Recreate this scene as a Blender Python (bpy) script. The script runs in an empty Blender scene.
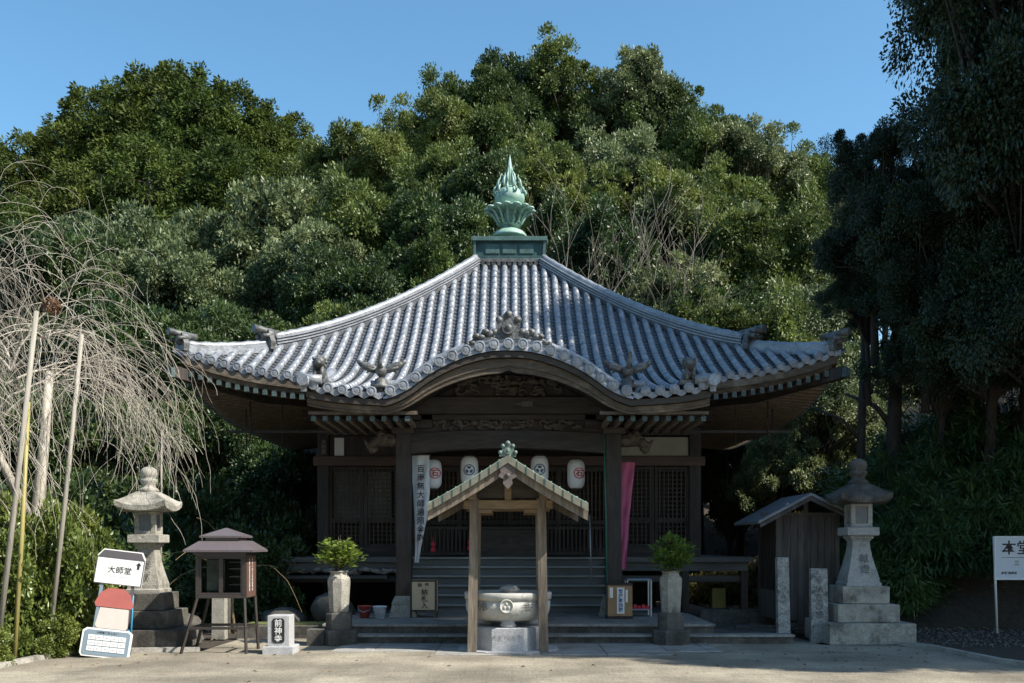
import bpy, math, random
import numpy as np
from mathutils import Vector, Matrix
R = math.radians
random.seed(7)
S = bpy.context.scene
C = S.collection

# ---------------------------------------------------------------- camera, sky, sun, exposure
CAMZ = 1.6
cam = bpy.data.objects.new('camera', bpy.data.cameras.new('camera')); C.objects.link(cam)
cam.location = (0, 0, CAMZ); cam.rotation_euler = (R(90), 0, 0)
cam.data.sensor_width = 36; cam.data.lens = 35; cam.data.clip_end = 2000
cam.data.shift_y = 0.199
S.camera = cam
SUN_AZ, SUN_EL = 24, 45          # azimuth measured from +X (right) towards the camera
sx = math.cos(R(SUN_AZ)) * math.cos(R(SUN_EL)); sy = -math.sin(R(SUN_AZ)) * math.cos(R(SUN_EL)); sz = math.sin(R(SUN_EL))
w = bpy.data.worlds.new('World'); S.world = w; w.use_nodes = True
nt = w.node_tree; bg = nt.nodes['Background']
sky = nt.nodes.new('ShaderNodeTexSky'); sky.sky_type = 'NISHITA'; sky.sun_disc = False
sky.sun_elevation = R(SUN_EL); sky.sun_rotation = R(90 + SUN_AZ)
sky.air_density = 1.0; sky.dust_density = 0.7; sky.ozone_density = 2.5
hsv = nt.nodes.new('ShaderNodeHueSaturation'); hsv.inputs['Saturation'].default_value = 1.15; hsv.inputs['Hue'].default_value = .487
nt.links.new(sky.outputs[0], hsv.inputs['Color']); nt.links.new(hsv.outputs[0], bg.inputs[0]); bg.inputs[1].default_value = 0.128
sun = bpy.data.objects.new('sun', bpy.data.lights.new('sun', 'SUN')); C.objects.link(sun)
sun.data.energy = 4.7; sun.data.angle = R(0.53); sun.data.color = (1, .93, .82)
sun.rotation_euler = Vector((-sx, -sy, -sz)).to_track_quat('-Z', 'Y').to_euler()
S.view_settings.view_transform = 'Standard'; S.view_settings.look = 'None'
S.view_settings.exposure = 0.8; S.view_settings.gamma = 1
S.cycles.max_bounces = 6; S.cycles.transparent_max_bounces = 6

# ---------------------------------------------------------------- materials
def nodes(name):
    m = bpy.data.materials.new(name); m.use_nodes = True
    t = m.node_tree; return m, t, t.nodes['Principled BSDF']
def N(t, typ, **kw):
    n = t.nodes.new(typ)
    for k, v in kw.items(): setattr(n, k, v)
    return n
def c4(c): return (c[0], c[1], c[2], 1)
MATS = {}
def mat(name, c1, c2=None, scale=4, rough=.65, bump=.25, stretch=(1, 1, 1), metal=0, c3=None, c3amt=.5, c3scale=1.2, fine=30, spec=.5, grain=0):
    if name in MATS: return MATS[name]
    m, t, p = nodes(name); L = t.links.new
    c2 = c2 or tuple(x * .7 for x in c1)
    tc = N(t, 'ShaderNodeTexCoord'); mp = N(t, 'ShaderNodeMapping'); mp.inputs['Scale'].default_value = stretch
    L(tc.outputs['Object'], mp.inputs[0])
    n1 = N(t, 'ShaderNodeTexNoise'); n1.inputs['Scale'].default_value = scale; n1.inputs['Detail'].default_value = 8; n1.inputs['Roughness'].default_value = .65
    L(mp.outputs[0], n1.inputs[0])
    rp = N(t, 'ShaderNodeValToRGB'); rp.color_ramp.elements[0].position = .33; rp.color_ramp.elements[1].position = .67
    rp.color_ramp.elements[0].color = c4(c2); rp.color_ramp.elements[1].color = c4(c1)
    L(n1.outputs[0], rp.inputs[0]); col = rp.outputs[0]
    if c3:
        n3 = N(t, 'ShaderNodeTexNoise'); n3.inputs['Scale'].default_value = c3scale; n3.inputs['Detail'].default_value = 6; n3.inputs['Roughness'].default_value = .7
        L(tc.outputs['Object'], n3.inputs[0])
        r3 = N(t, 'ShaderNodeMapRange'); r3.inputs[1].default_value = .62 - c3amt * .25; r3.inputs[2].default_value = .78 - c3amt * .25
        L(n3.outputs[0], r3.inputs[0])
        mx = N(t, 'ShaderNodeMixRGB'); mx.inputs[2].default_value = c4(c3); L(r3.outputs[0], mx.inputs[0]); L(col, mx.inputs[1]); col = mx.outputs[0]
    nf = N(t, 'ShaderNodeTexNoise'); nf.inputs['Scale'].default_value = fine; nf.inputs['Detail'].default_value = 5
    L(mp.outputs[0], nf.inputs[0])
    if grain:
        mr = N(t, 'ShaderNodeMapRange'); mr.inputs[1].default_value = .3; mr.inputs[2].default_value = .7; mr.inputs[3].default_value = 1 - grain; mr.inputs[4].default_value = 1 + grain
        L(nf.outputs[0], mr.inputs[0])
        mm = N(t, 'ShaderNodeMixRGB', blend_type='MULTIPLY'); mm.inputs[0].default_value = 1
        L(col, mm.inputs[1]); L(mr.outputs[0], mm.inputs[2]); col = mm.outputs[0]
    L(col, p.inputs['Base Color'])
    if bump:
        ad = N(t, 'ShaderNodeMath', operation='ADD'); L(nf.outputs[0], ad.inputs[0]); L(n1.outputs[0], ad.inputs[1])
        b = N(t, 'ShaderNodeBump'); b.inputs['Strength'].default_value = bump; b.inputs['Distance'].default_value = .02
        L(ad.outputs[0], b.inputs['Height']); L(b.outputs[0], p.inputs['Normal'])
    p.inputs['Roughness'].default_value = rough; p.inputs['Metallic'].default_value = metal
    p.inputs['Specular IOR Level'].default_value = spec
    MATS[name] = m; return m

def leafmat(name, c1, c2, rough=.45, trans=.22, spec=.5):
    m, t, p = nodes(name); L = t.links.new
    g = N(t, 'ShaderNodeNewGeometry'); oi = N(t, 'ShaderNodeObjectInfo')
    n1 = N(t, 'ShaderNodeTexNoise'); n1.inputs['Scale'].default_value = .55; n1.inputs['Detail'].default_value = 4
    L(g.outputs['Position'], n1.inputs[0])
    a = N(t, 'ShaderNodeMath', operation='MULTIPLY_ADD'); a.inputs[1].default_value = .45; L(g.outputs['Random Per Island'], a.inputs[0])
    b = N(t, 'ShaderNodeMapRange'); b.inputs[1].default_value = .4; b.inputs[2].default_value = .6; b.inputs[4].default_value = .6; L(n1.outputs[0], b.inputs[0])
    L(b.outputs[0], a.inputs[2])
    mx = N(t, 'ShaderNodeMixRGB'); mx.inputs[1].default_value = c4(c2); mx.inputs[2].default_value = c4(c1); L(a.outputs[0], mx.inputs[0])  # noise-mixed dark tone also paints shadow gaps into the crowns
    hs = N(t, 'ShaderNodeHueSaturation'); L(mx.outputs[0], hs.inputs['Color'])
    hr = N(t, 'ShaderNodeMapRange'); hr.inputs[3].default_value = .485; hr.inputs[4].default_value = .515; L(oi.outputs['Random'], hr.inputs[0]); L(hr.outputs[0], hs.inputs['Hue'])
    vr = N(t, 'ShaderNodeMapRange'); vr.inputs[3].default_value = 1.15; vr.inputs[4].default_value = .85; L(oi.outputs['Random'], vr.inputs[0]); L(vr.outputs[0], hs.inputs['Value'])
    L(hs.outputs[0], p.inputs['Base Color']); p.inputs['Roughness'].default_value = rough; p.inputs['Specular IOR Level'].default_value = spec
    tr = N(t, 'ShaderNodeBsdfTranslucent'); L(hs.outputs[0], tr.inputs[0])
    ms = N(t, 'ShaderNodeMixShader'); ms.inputs[0].default_value = trans
    L(p.outputs[0], ms.inputs[1]); L(tr.outputs[0], ms.inputs[2]); L(ms.outputs[0], t.nodes['Material Output'].inputs[0])
    MATS[name] = m; return m

wood_dark = mat('old dark timber', (.055, .043, .035), (.02, .017, .014), 6, .7, .4, (1, 1, .15), grain=.3)
wood_dark_h = mat('old dark timber beam', (.06, .047, .037), (.024, .02, .016), 6, .7, .4, (.15, 1, 1), grain=.3)
wood_red = mat('reddish timber', (.11, .06, .04), (.055, .034, .025), 5, .65, .3, (.15, 1, 1), grain=.2)
wood_tan = mat('weathered tan timber', (.125, .095, .065), (.055, .042, .03), 5, .75, .4, (.2, 1, 1), c3=(.22, .185, .14), c3amt=.4, grain=.3)
wood_grey = mat('silver weathered timber', (.22, .18, .135), (.11, .09, .07), 7, .8, .4, (1, 1, .12), grain=.3)
wood_shed = mat('greyed shed boards', (.1, .09, .08), (.04, .036, .032), 7, .85, .45, (1, 1, .1), grain=.35)
lattice_m = mat('lattice timber', (.08, .06, .045), (.045, .034, .026), 8, .7, .2, (1, 1, .3))
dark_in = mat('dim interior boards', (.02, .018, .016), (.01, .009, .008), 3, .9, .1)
step_wood = mat('weathered stair boards', (.26, .27, .255), (.17, .18, .175), 5, .7, .25, (.15, 1, 1), grain=.15)
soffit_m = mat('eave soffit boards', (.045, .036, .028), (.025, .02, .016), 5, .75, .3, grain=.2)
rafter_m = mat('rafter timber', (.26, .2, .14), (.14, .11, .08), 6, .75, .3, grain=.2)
teal_m = mat('pale verdigris caps', (.08, .125, .12), (.04, .065, .065), 9, .6, .2)
copper = mat('verdigris copper', (.36, .52, .43), (.2, .33, .28), 5, .6, .3, (1, 1, .6), metal=.05, c3=(.07, .11, .1), c3amt=.3, c3scale=3)
copper_dark = mat('dark verdigris copper', (.06, .13, .12), (.025, .05, .05), 4, .5, .3, metal=.3)
granite = mat('lichened granite', (.4, .38, .33), (.25, .235, .2), 6, .85, .5, c3=(.12, .115, .095), c3amt=.5, c3scale=2.5, fine=60, grain=.3)
granite_dk = mat('dark stained granite', (.14, .13, .112), (.07, .065, .056), 5, .88, .55, c3=(.045, .042, .036), c3amt=.7, c3scale=2.2, fine=60, grain=.35)
granite_lt = mat('clean grey granite', (.46, .46, .46), (.36, .36, .37), 14, .8, .3, c3=(.2, .2, .2), c3amt=.25, c3scale=60, fine=90, grain=.25)
plat_stone = mat('platform stone', (.3, .29, .265), (.19, .185, .17), 4, .8, .4, c3=(.09, .09, .08), c3amt=.45, c3scale=1.7, fine=50, grain=.25)
plaster = mat('aged beige plaster', (.36, .33, .26), (.27, .25, .2), 3, .9, .1)
paper = mat('white lantern paper', (.8, .8, .78), (.74, .74, .72), 3, .7, 0)
white_p = mat('white painted board', (.8, .8, .78), (.74, .74, .72), 2, .45, 0)
cloth_w = mat('white banner cloth', (.72, .73, .73), (.62, .63, .63), 3, .85, .1)
cloth_p = mat('rose banner cloth', (.55, .14, .26), (.45, .1, .2), 2, .85, .1)
ink = mat('black ink', (.018, .018, .02), (.014, .014, .016), 3, .6, 0)
ink_red = mat('red ink', (.55, .03, .05), (.5, .025, .045), 3, .6, 0)
ink_blue = mat('blue ink', (.03, .09, .3), (.025, .08, .27), 3, .6, 0)
ink_navy = mat('dark blue crest ink', (.03, .06, .13), (.025, .05, .11), 3, .6, 0)
ink_grey = mat('faded grey ink', (.3, .3, .3), (.27, .27, .27), 3, .6, 0)
brown_metal = mat('brown enamelled metal', (.045, .036, .033), (.035, .028, .026), 2, .4, .05)
brown_roof = mat('mauve brown metal roof', (.13, .11, .115), (.1, .085, .09), 2, .4, .05)
steel = mat('galvanised steel', (.5, .52, .54), (.4, .42, .44), 5, .4, .05, metal=.6)
blue_metal = mat('blue painted tube', (.05, .3, .5), (.04, .25, .45), 3, .4, 0)
slate_blue = mat('slate blue panel paint', (.2, .26, .31), (.19, .25, .3), 2, .5, 0)
grey_dark = mat('charcoal panel paint', (.1, .09, .1), (.085, .08, .085), 2, .5, 0)
green_pipe = mat('green painted pipe', (.03, .16, .11), (.03, .13, .09), 4, .45, .05)
bark = mat('bark', (.085, .068, .052), (.038, .031, .025), 6, .9, .6, (1, 1, .3), grain=.3)
bark_pale = mat('pale cherry bark', (.5, .46, .39), (.32, .29, .235), 6, .85, .4, (1, 1, .3), grain=.3)
pole_m = mat('bleached pole', (.36, .34, .29), (.22, .2, .165), 6, .8, .3, (1, 1, .1), grain=.2)
bamboo_m = mat('yellow bamboo', (.38, .32, .1), (.25, .22, .08), 5, .5, .1, (1, 1, .2))
soil = mat('dark leaf litter', (.06, .048, .034), (.028, .024, .018), 9, .95, .8, c3=(.1, .075, .045), c3amt=.3, c3scale=14, fine=60, grain=.5)
glassy, _t, _p = nodes('cabinet glass'); _p.inputs['Base Color'].default_value = (.5, .52, .5, 1); _p.inputs['Roughness'].default_value = .05; _p.inputs['Transmission Weight'].default_value = 1; _p.inputs['IOR'].default_value = 1.45
glassy.node_tree.nodes['Principled BSDF'].inputs['IOR'].default_value = 1.1
tile = mat('silver grey smoked tile', (.33, .35, .38), (.2, .22, .245), 3.2, .4, .25, metal=.15, c3=(.13, .135, .14), c3amt=.3, c3scale=2.5, fine=25, grain=.25, spec=.6)
tile_pan = mat('dull grey pan tile', (.12, .13, .145), (.06, .065, .075), 4, .5, .25, metal=.1, fine=25, grain=.3)
tile_dk = mat('stained ornament tile', (.17, .175, .175), (.085, .088, .085), 7, .5, .5, metal=.15, c3=(.06, .06, .05), c3amt=.55, c3scale=6, fine=25, grain=.3)

# ---------------------------------------------------------------- mesh helpers
def worldpos(o):
    p = Vector((0, 0, 0))
    while o is not None: p = p + Vector(o.location); o = o.parent
    return p
class MB:
    """collects shapes in world coordinates; build() links ONE mesh object"""
    def __init__(s): s.v = []; s.f = []; s.sm = []
    def add(s, vs, fs, smooth=False):
        o = len(s.v); s.v += [tuple(v) for v in vs]; s.f += [tuple(i + o for i in f) for f in fs]; s.sm += [smooth] * len(fs); return s
    def box(s, x0, x1, y0, y1, z0, z1, taper=1, rot=0, tilt=None):
        cx, cy = (x0 + x1) / 2, (y0 + y1) / 2; hx_, hy_ = (x1 - x0) / 2, (y1 - y0) / 2
        b = min(.008, hx_ * .3, hy_ * .3, (z1 - z0) * .3)
        vs = []
        for z, k, ins in ((z0, 1, 0), (z1 - b, taper, 0), (z1, taper, b)):
            for a, c in ((-1, -1), (1, -1), (1, 1), (-1, 1)):
                vs.append((a * (hx_ * k - ins), c * (hy_ * k - ins), z))
        if rot:
            cr, sr = math.cos(rot), math.sin(rot); vs = [(x * cr - y * sr, x * sr + y * cr, z) for x, y, z in vs]
        if tilt: # (dx,dy) shear per metre height
            vs = [(x + tilt[0] * (z - z0), y + tilt[1] * (z - z0), z) for x, y, z in vs]
        vs = [(x + cx, y + cy, z) for x, y, z in vs]
        fs = [(3, 2, 1, 0)]
        for l in (0, 4):
            for i in range(4): j = (i + 1) % 4; fs.append((l + i, l + j, l + 4 + j, l + 4 + i))
        fs.append((8, 9, 10, 11)); return s.add(vs, fs)
    def tube(s, pts, rad, n=8, caps=True, smooth=True, r2=None):
        pts = [Vector(p) for p in pts]; m = len(pts)
        rads = rad if isinstance(rad, (list, tuple)) else [rad if r2 is None else rad + (r2 - rad) * i / (m - 1) for i in range(m)]
        vs = []; u = None
        for i, p in enumerate(pts):
            d = (pts[min(i + 1, m - 1)] - pts[max(i - 1, 0)]).normalized()
            if u is None:
                u = d.cross(Vector((0, 0, 1)) if abs(d.z) < .9 else Vector((0, 1, 0))).normalized()
            else: u = (u - d * u.dot(d)).normalized()
            v = d.cross(u)
            for k in range(n):
                a = 2 * math.pi * k / n; vs.append(p + (u * math.cos(a) + v * math.sin(a)) * rads[i])
        fs = []
        for i in range(m - 1):
            for k in range(n):
                k2 = (k + 1) % n; fs.append((i * n + k, i * n + k2, (i + 1) * n + k2, (i + 1) * n + k))
        s.add(vs, fs, smooth)
        if caps:
            o = len(s.v) - len(vs)
            s.f += [tuple(o + k for k in range(n))[::-1], tuple(o + (m - 1) * n + k for k in range(n))]; s.sm += [False, False]
        return s
    def lathe(s, c, prof, n=20, smooth=True, sq=None, rot=0):
        """prof: list of (radius, z) bottom to top"""
        vs = []
        for r, z in prof:
            for k in range(n):
                a = 2 * math.pi * k / n + rot; vs.append((c[0] + r * math.cos(a), c[1] + r * math.sin(a), c[2] + z))
        fs = []
        for i in range(len(prof) - 1):
            for k in range(n):
                k2 = (k + 1) % n; fs.append((i * n + k, i * n + k2, (i + 1) * n + k2, (i + 1) * n + k))
        m = len(prof) - 1
        s.add(vs, fs, smooth); o = len(s.v) - len(vs)
        s.f += [tuple(o + k for k in range(n))[::-1], tuple(o + m * n + k for k in range(n))]; s.sm += [False, False]
        return s
    def rings(s, rings_, smooth=False, closed=True):
        n = len(rings_[0]); vs = [p for r in rings_ for p in r]; fs = []
        for i in range(len(rings_) - 1):
            for k in range(n if closed else n - 1):
                k2 = (k + 1) % n; fs.append((i * n + k, i * n + k2, (i + 1) * n + k2, (i + 1) * n + k))
        s.add(vs, fs, smooth)
        if closed:
            o = len(s.v) - len(vs); m = len(rings_) - 1
            s.f += [tuple(o + k for k in range(n))[::-1], tuple(o + m * n + k for k in range(n))]; s.sm += [False, False]
        return s
    def blob(s, c, r, n=10, jit=0, rot=None, seed=0):
        rr = r if isinstance(r, (tuple, list)) else (r, r, r); rg = random.Random(seed); vs = []; m = n // 2 + 1
        for i in range(m + 1):
            ph = math.pi * i / m
            for k in range(n):
                a = 2 * math.pi * k / n; j = 1 + (rg.uniform(-jit, jit) if 0 < i < m else 0)
                v = Vector((rr[0] * math.sin(ph) * math.cos(a) * j, rr[1] * math.sin(ph) * math.sin(a) * j, -rr[2] * math.cos(ph) * j))
                if rot is not None: v = rot @ v
                vs.append(v + Vector(c))
        fs = []
        for i in range(m):
            for k in range(n):
                k2 = (k + 1) % n; fs.append((i * n + k, i * n + k2, (i + 1) * n + k2, (i + 1) * n + k))
        return s.add(vs, fs, True)
    def sweep(s, path, prof, closed=True, smooth=False):
        """sweep a (side, up) profile along a path; up stays world z"""
        path = [Vector(p) for p in path]; rs = []
        for i, p in enumerate(path):
            d = path[min(i + 1, len(path) - 1)] - path[max(i - 1, 0)]; d.z = 0; d.normalize(); sd = Vector((d.y, -d.x, 0))
            rs.append([p + sd * a + Vector((0, 0, b)) for a, b in prof])
        return s.rings(rs, smooth, closed)
    def prism(s, poly, y0, y1):
        """polygon in x-z extruded along y"""
        n = len(poly); vs = [(x, y0, z) for x, z in poly] + [(x, y1, z) for x, z in poly]
        fs = [tuple(range(n)), tuple(range(2 * n - 1, n - 1, -1))] + [((i + 1) % n, i, n + i, n + (i + 1) % n) for i in range(n)]
        return s.add(vs, fs)
    def xform(s, M, start=0):
        for i in range(start, len(s.v)): s.v[i] = tuple(M @ Vector(s.v[i]))
        return s
    def build(s, name, m, parent=None, label=None, cat=None, group=None, kind=None, local=False):
        me = bpy.data.meshes.new(name); 
        if parent is not None: off = Vector((0, 0, 0)) if local else worldpos(parent)
        elif local: off = Vector((0, 0, 0))
        else:
            a = np.array(s.v); off = Vector(((a[:, 0].min() + a[:, 0].max()) / 2, (a[:, 1].min() + a[:, 1].max()) / 2, a[:, 2].min()))
            if kind == 'structure': off = Vector((0, 0, 0))
        me.from_pydata([(x - off.x, y - off.y, z - off.z) for x, y, z in s.v], [], s.f)
        me.polygons.foreach_set('use_smooth', s.sm); me.materials.append(m); me.update()
        o = bpy.data.objects.new(name, me); C.objects.link(o)
        if parent is not None: o.parent = parent
        else: o.location = off
        if label: o['label'] = label
        if cat: o['category'] = cat
        if group: o['group'] = group
        if kind: o['kind'] = kind
        return o
def thing(name, label, cat, loc, group=None, rz=0):
    o = bpy.data.objects.new(name, None); C.objects.link(o); o.location = loc; o.rotation_euler = (0, 0, rz)
    o.empty_display_size = .3; o['label'] = label; o['category'] = cat
    if group: o['group'] = group
    return o
def copy_tree(o, parent=None):
    c = o.copy(); C.objects.link(c); c.parent = parent
    for ch in list(o.children): copy_tree(ch, c)
    return c
def text(name, s, h, origin, m, parent=None, vertical=False, gap=1.05, right=(1, 0, 0), up=(0, 0, 1), bold=.012, label=None, wscale=1):
    """lettering as a thin mesh; origin = centre of the text block, h = character height, on the plane (right, up)"""
    cu = bpy.data.curves.new('lettering', 'FONT'); cu.body = '\n'.join(s) if vertical else s
    cu.size = 1; cu.align_x = 'CENTER'; cu.offset = bold; cu.extrude = .004; cu.space_line = gap if vertical else 1; cu.resolution_u = 3
    if vertical: cu.space_line = gap
    ob = bpy.data.objects.new('lettering', cu); C.objects.link(ob)
    dg = bpy.context.evaluated_depsgraph_get(); dg.update()
    me = bpy.data.meshes.new_from_object(ob.evaluated_get(dg)); bpy.data.objects.remove(ob)
    a = np.zeros(len(me.vertices) * 3); me.vertices.foreach_get('co', a); a = a.reshape(-1, 3)
    if len(a) == 0: return None
    cx = (a[:, 0].min() + a[:, 0].max()) / 2; cy = (a[:, 1].min() + a[:, 1].max()) / 2
    rt, u = Vector(right).normalized(), Vector(up).normalized(); nrm = rt.cross(u)
    off = worldpos(parent) if parent is not None else Vector((0, 0, 0))
    o0 = Vector(origin)
    v = [o0 + rt * ((x - cx) * h * wscale) + u * ((y - cy) * h) + nrm * (z * h) for x, y, z in a]
    if parent is not None: v = [p - off for p in v]
    me.vertices.foreach_set('co', np.array([tuple(p) for p in v]).ravel()); me.materials.clear(); me.materials.append(m); me.update()
    me.name = name; o = bpy.data.objects.new(name, me); C.objects.link(o); o.parent = parent
    if label: o['label'] = label
    return o
# ---------------------------------------------------------------- ground and terrain
def smooth_max(a, b, k=.6):
    h = np.clip(.5 + .5 * (b - a) / k, 0, 1); return a * (1 - h) + b * h + k * h * (1 - h)
def H(X, Y):
    X = np.asarray(X, float); Y = np.asarray(Y, float)
    back = np.where(Y > 31, .42 * (Y - 31), -1.0) ; back = np.minimum(back, 13 + .08 * (Y - 60))
    right = .85 * np.minimum(X - 7.0, (Y - 19.0) * 1.4); right = np.minimum(right, 7 + .05 * X)
    left = .5 * np.minimum(-X - 10.5, (Y - 16) * 1.0); left = np.minimum(left, 6)
    h = smooth_max(smooth_max(back, right), left)
    h = np.maximum(h - .15, 0)
    return h + np.where(h > .02, .18 * np.sin(X * 1.3 + Y * .4) * np.sin(Y * 1.1) * np.clip(h, 0, 1), 0)
def grid_mesh(name, xs, ys, zf, m, **kw):
    X, Y = np.meshgrid(xs, ys); Z = zf(X, Y); nx, ny = len(xs), len(ys)
    b = MB(); b.v = list(map(tuple, np.stack([X.ravel(), Y.ravel(), Z.ravel()], 1)))
    b.f = [(j * nx + i, j * nx + i + 1, (j + 1) * nx + i + 1, (j + 1) * nx + i) for j in range(ny - 1) for i in range(nx - 1)]; b.sm = [True] * len(b.f)
    return b.build(name, m, **kw)
xs = np.concatenate([np.linspace(-700, -60, 14)[:-1], np.linspace(-60, 60, 121), np.linspace(60, 700, 14)[1:]])
ys = np.concatenate([[-300, -150, -60], np.linspace(-20, 90, 111), np.linspace(90, 900, 14)[1:]])
grid_mesh('hillside', xs, ys, lambda X, Y: H(X, Y) - .02, soil, kind='structure')

# forecourt of pale fine aggregate, its edge cut by kerbs
m, t, p = nodes('forecourt aggregate'); L = t.links.new
tc = N(t, 'ShaderNodeTexCoord'); n1 = N(t, 'ShaderNodeTexNoise'); n1.inputs['Scale'].default_value = .7; n1.inputs['Detail'].default_value = 6
n2 = N(t, 'ShaderNodeTexNoise'); n2.inputs['Scale'].default_value = 45; n2.inputs['Detail'].default_value = 4
n3 = N(t, 'ShaderNodeTexVoronoi'); n3.inputs['Scale'].default_value = 90
for n_ in (n1, n2, n3): L(tc.outputs['Object'], n_.inputs['Vector'])
rp = N(t, 'ShaderNodeValToRGB'); rp.color_ramp.elements[0].color = (.24, .21, .16, 1); rp.color_ramp.elements[1].color = (.37, .33, .25, 1)
rp.color_ramp.elements[0].position = .35; rp.color_ramp.elements[1].position = .65
L(n1.outputs[0], rp.inputs[0])
mr = N(t, 'ShaderNodeMapRange'); mr.inputs[1].default_value = .3; mr.inputs[2].default_value = .7; mr.inputs[3].default_value = .62; mr.inputs[4].default_value = 1.3; L(n2.outputs[0], mr.inputs[0])
mm = N(t, 'ShaderNodeMixRGB', blend_type='MULTIPLY'); mm.inputs[0].default_value = 1; L(rp.outputs[0], mm.inputs[1]); L(mr.outputs[0], mm.inputs[2])
br = N(t, 'ShaderNodeTexBrick'); br.inputs['Scale'].default_value = 1; br.inputs['Brick Width'].default_value = .6; br.inputs['Row Height'].default_value = .3; br.inputs['Mortar Size'].default_value = .014; br.inputs['Color1'].default_value = (1, 1, 1, 1); br.inputs['Color2'].default_value = (.9, .9, .9, 1); br.inputs['Mortar'].default_value = (.82, .82, .8, 1)
L(tc.outputs['Object'], br.inputs['Vector'])
m2_ = N(t, 'ShaderNodeMixRGB', blend_type='MULTIPLY'); m2_.inputs[0].default_value = 1; L(mm.outputs[0], m2_.inputs[1]); L(br.outputs[0], m2_.inputs[2])
n5 = N(t, 'ShaderNodeTexNoise'); n5.inputs['Scale'].default_value = .35; n5.inputs['Detail'].default_value = 10; n5.inputs['Roughness'].default_value = .75; L(tc.outputs['Object'], n5.inputs['Vector'])
r5 = N(t, 'ShaderNodeMapRange'); r5.inputs[1].default_value = .42; r5.inputs[2].default_value = .62; r5.inputs[3].default_value = .84; r5.inputs[4].default_value = 1.18; L(n5.outputs[0], r5.inputs[0])
m3_ = N(t, 'ShaderNodeMixRGB', blend_type='MULTIPLY'); m3_.inputs[0].default_value = 1; L(m2_.outputs[0], m3_.inputs[1]); L(r5.outputs[0], m3_.inputs[2])
L(m3_.outputs[0], p.inputs['Base Color']); p.inputs['Roughness'].default_value = .9
bp = N(t, 'ShaderNodeBump'); bp.inputs['Strength'].default_value = .8; bp.inputs['Distance'].default_value = .01; L(n3.outputs[0], bp.inputs['Height']); L(bp.outputs[0], p.inputs['Normal'])
forecourt_m = m
b = MB()
edge_l = [(-40, 9), (-9, 9.6), (-7.4, 11), (-6.75, 12.4), (-6.55, 14.2), (-6.1, 14.75), (-4.7, 15.0), (-4.6, 17.4)]
edge_r = [(4.9, 17.4), (4.95, 15.95), (6.2, 15.85), (6.45, 15.3), (6.6, 13.5), (7.2, 11.8), (9, 10.6), (40, 9)]
pts = edge_l + edge_r
poly = [(-40, -20)] + pts + [(40, -20)]
b.add([(x, y, .006) for x, y in poly], [tuple(range(len(poly)))[::-1]])
b.build('forecourt', forecourt_m, kind='structure')
b = MB(); b.box(-4.68, 4.88, 16.9, 31, -.05, .012); b.build('hall_yard', mat('packed dark earth', (.16, .14, .11), (.09, .08, .065), 4, .95, .5, grain=.4), kind='structure')
kerb_m = mat('kerb concrete', (.38, .36, .32), (.27, .255, .225), 5, .85, .4, c3=(.13, .12, .1), c3amt=.3, grain=.2)
def kerb(pts, name):
    b = MB(); P_ = []
    for (x0, y0), (x1, y1) in zip(pts, pts[1:]):
        for k in range(6): f = k / 6; P_.append((x0 + (x1 - x0) * f, y0 + (y1 - y0) * f, 0))
    P_.append((*pts[-1], 0)); b.sweep(P_, [(-.06, -.02), (.06, -.02), (.055, .07), (-.055, .07)]); b.build(name, kerb_m, kind='structure')
kerb(edge_l[1:7], 'kerb'); kerb(edge_r[2:7], 'kerb')
# stone paving strip in front of the steps: slabs with open joints
pav = mat('paving slabs', (.36, .35, .32), (.26, .25, .23), 3, .8, .35, c3=(.16, .155, .14), c3amt=.4, c3scale=1.4, fine=60, grain=.25)
b = MB(); rg = random.Random(3)
x = -2.7
while x < 3.1:
    wd = rg.choice((.62, .8, .95)); 
    for y0, y1 in ((14.42, 14.86), (14.87, 15.45), (15.46, 16.08)):
        if y1 < 14.9 and (x < -2 or x > 1.9): continue
        b.box(x, min(x + wd, 3.15) - .012, y0, y1 - .012, 0, .018 + rg.random() * .003)
    x += wd
b.build('stone_paving', pav, kind='structure')
# gravel scatter by the sign
grv = mat('grey gravel', (.17, .165, .15), (.08, .075, .07), 6, .9, .4, c3=(.05, .045, .04), c3amt=.4)
b = MB(); rg = random.Random(5)
for i in range(2600):
    x = rg.uniform(5.2, 11); y = rg.uniform(15.6, 19.2)
    if x < 6.7 and y < 17.6: continue
    r_ = rg.uniform(.008, .024) * (1.8 if rg.random() < .06 else 1); b.blob((x, y, float(H(x, y)) + r_ * .2), (r_, r_ * rg.uniform(.7, 1.2), r_ * .6), 5, .15, seed=i)
b.build('gravel', grv, kind='stuff')
# fallen leaves on the slopes and yard margins
b = MB(); rg = random.Random(8)
lit = mat('fallen leaves', (.28, .2, .11), (.12, .08, .045), 12, .8, 0)
for i in range(9110):
    if i >= 9000: x = rg.choice((rg.uniform(-6.4, 6.2), rg.uniform(-6.5, -3), rg.uniform(3, 6.4))); y = 14.6 + rg.random() ** 2 * -3 + rg.uniform(-.2, .5) + (.7 if abs(x) > 3.5 else 0)
    elif i < 3500: x = rg.uniform(5, 20); y = rg.uniform(18.6, 36)
    elif i < 6500: x = rg.uniform(-20, -5); y = rg.uniform(14.9, 36)
    else: x = rg.uniform(-8, 9); y = rg.uniform(30, 40)
    z = float(H(x, y)) + .01; a = rg.uniform(0, 6.28); l = rg.uniform(.04, .09) * (.5 if i >= 9000 else 1)
    dx, dy = math.cos(a) * l, math.sin(a) * l
    b.add([(x - dx, y - dy, z), (x + dy * .5, y - dx * .5, z + (.03 if i < 9000 else .008)), (x + dx, y + dy, z + rg.uniform(0, .05 if i < 9000 else .012)), (x - dy * .5, y + dx * .5, z + .02)], [(0, 1, 2, 3)])
b.build('fallen_leaves', lit, kind='stuff')

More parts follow.
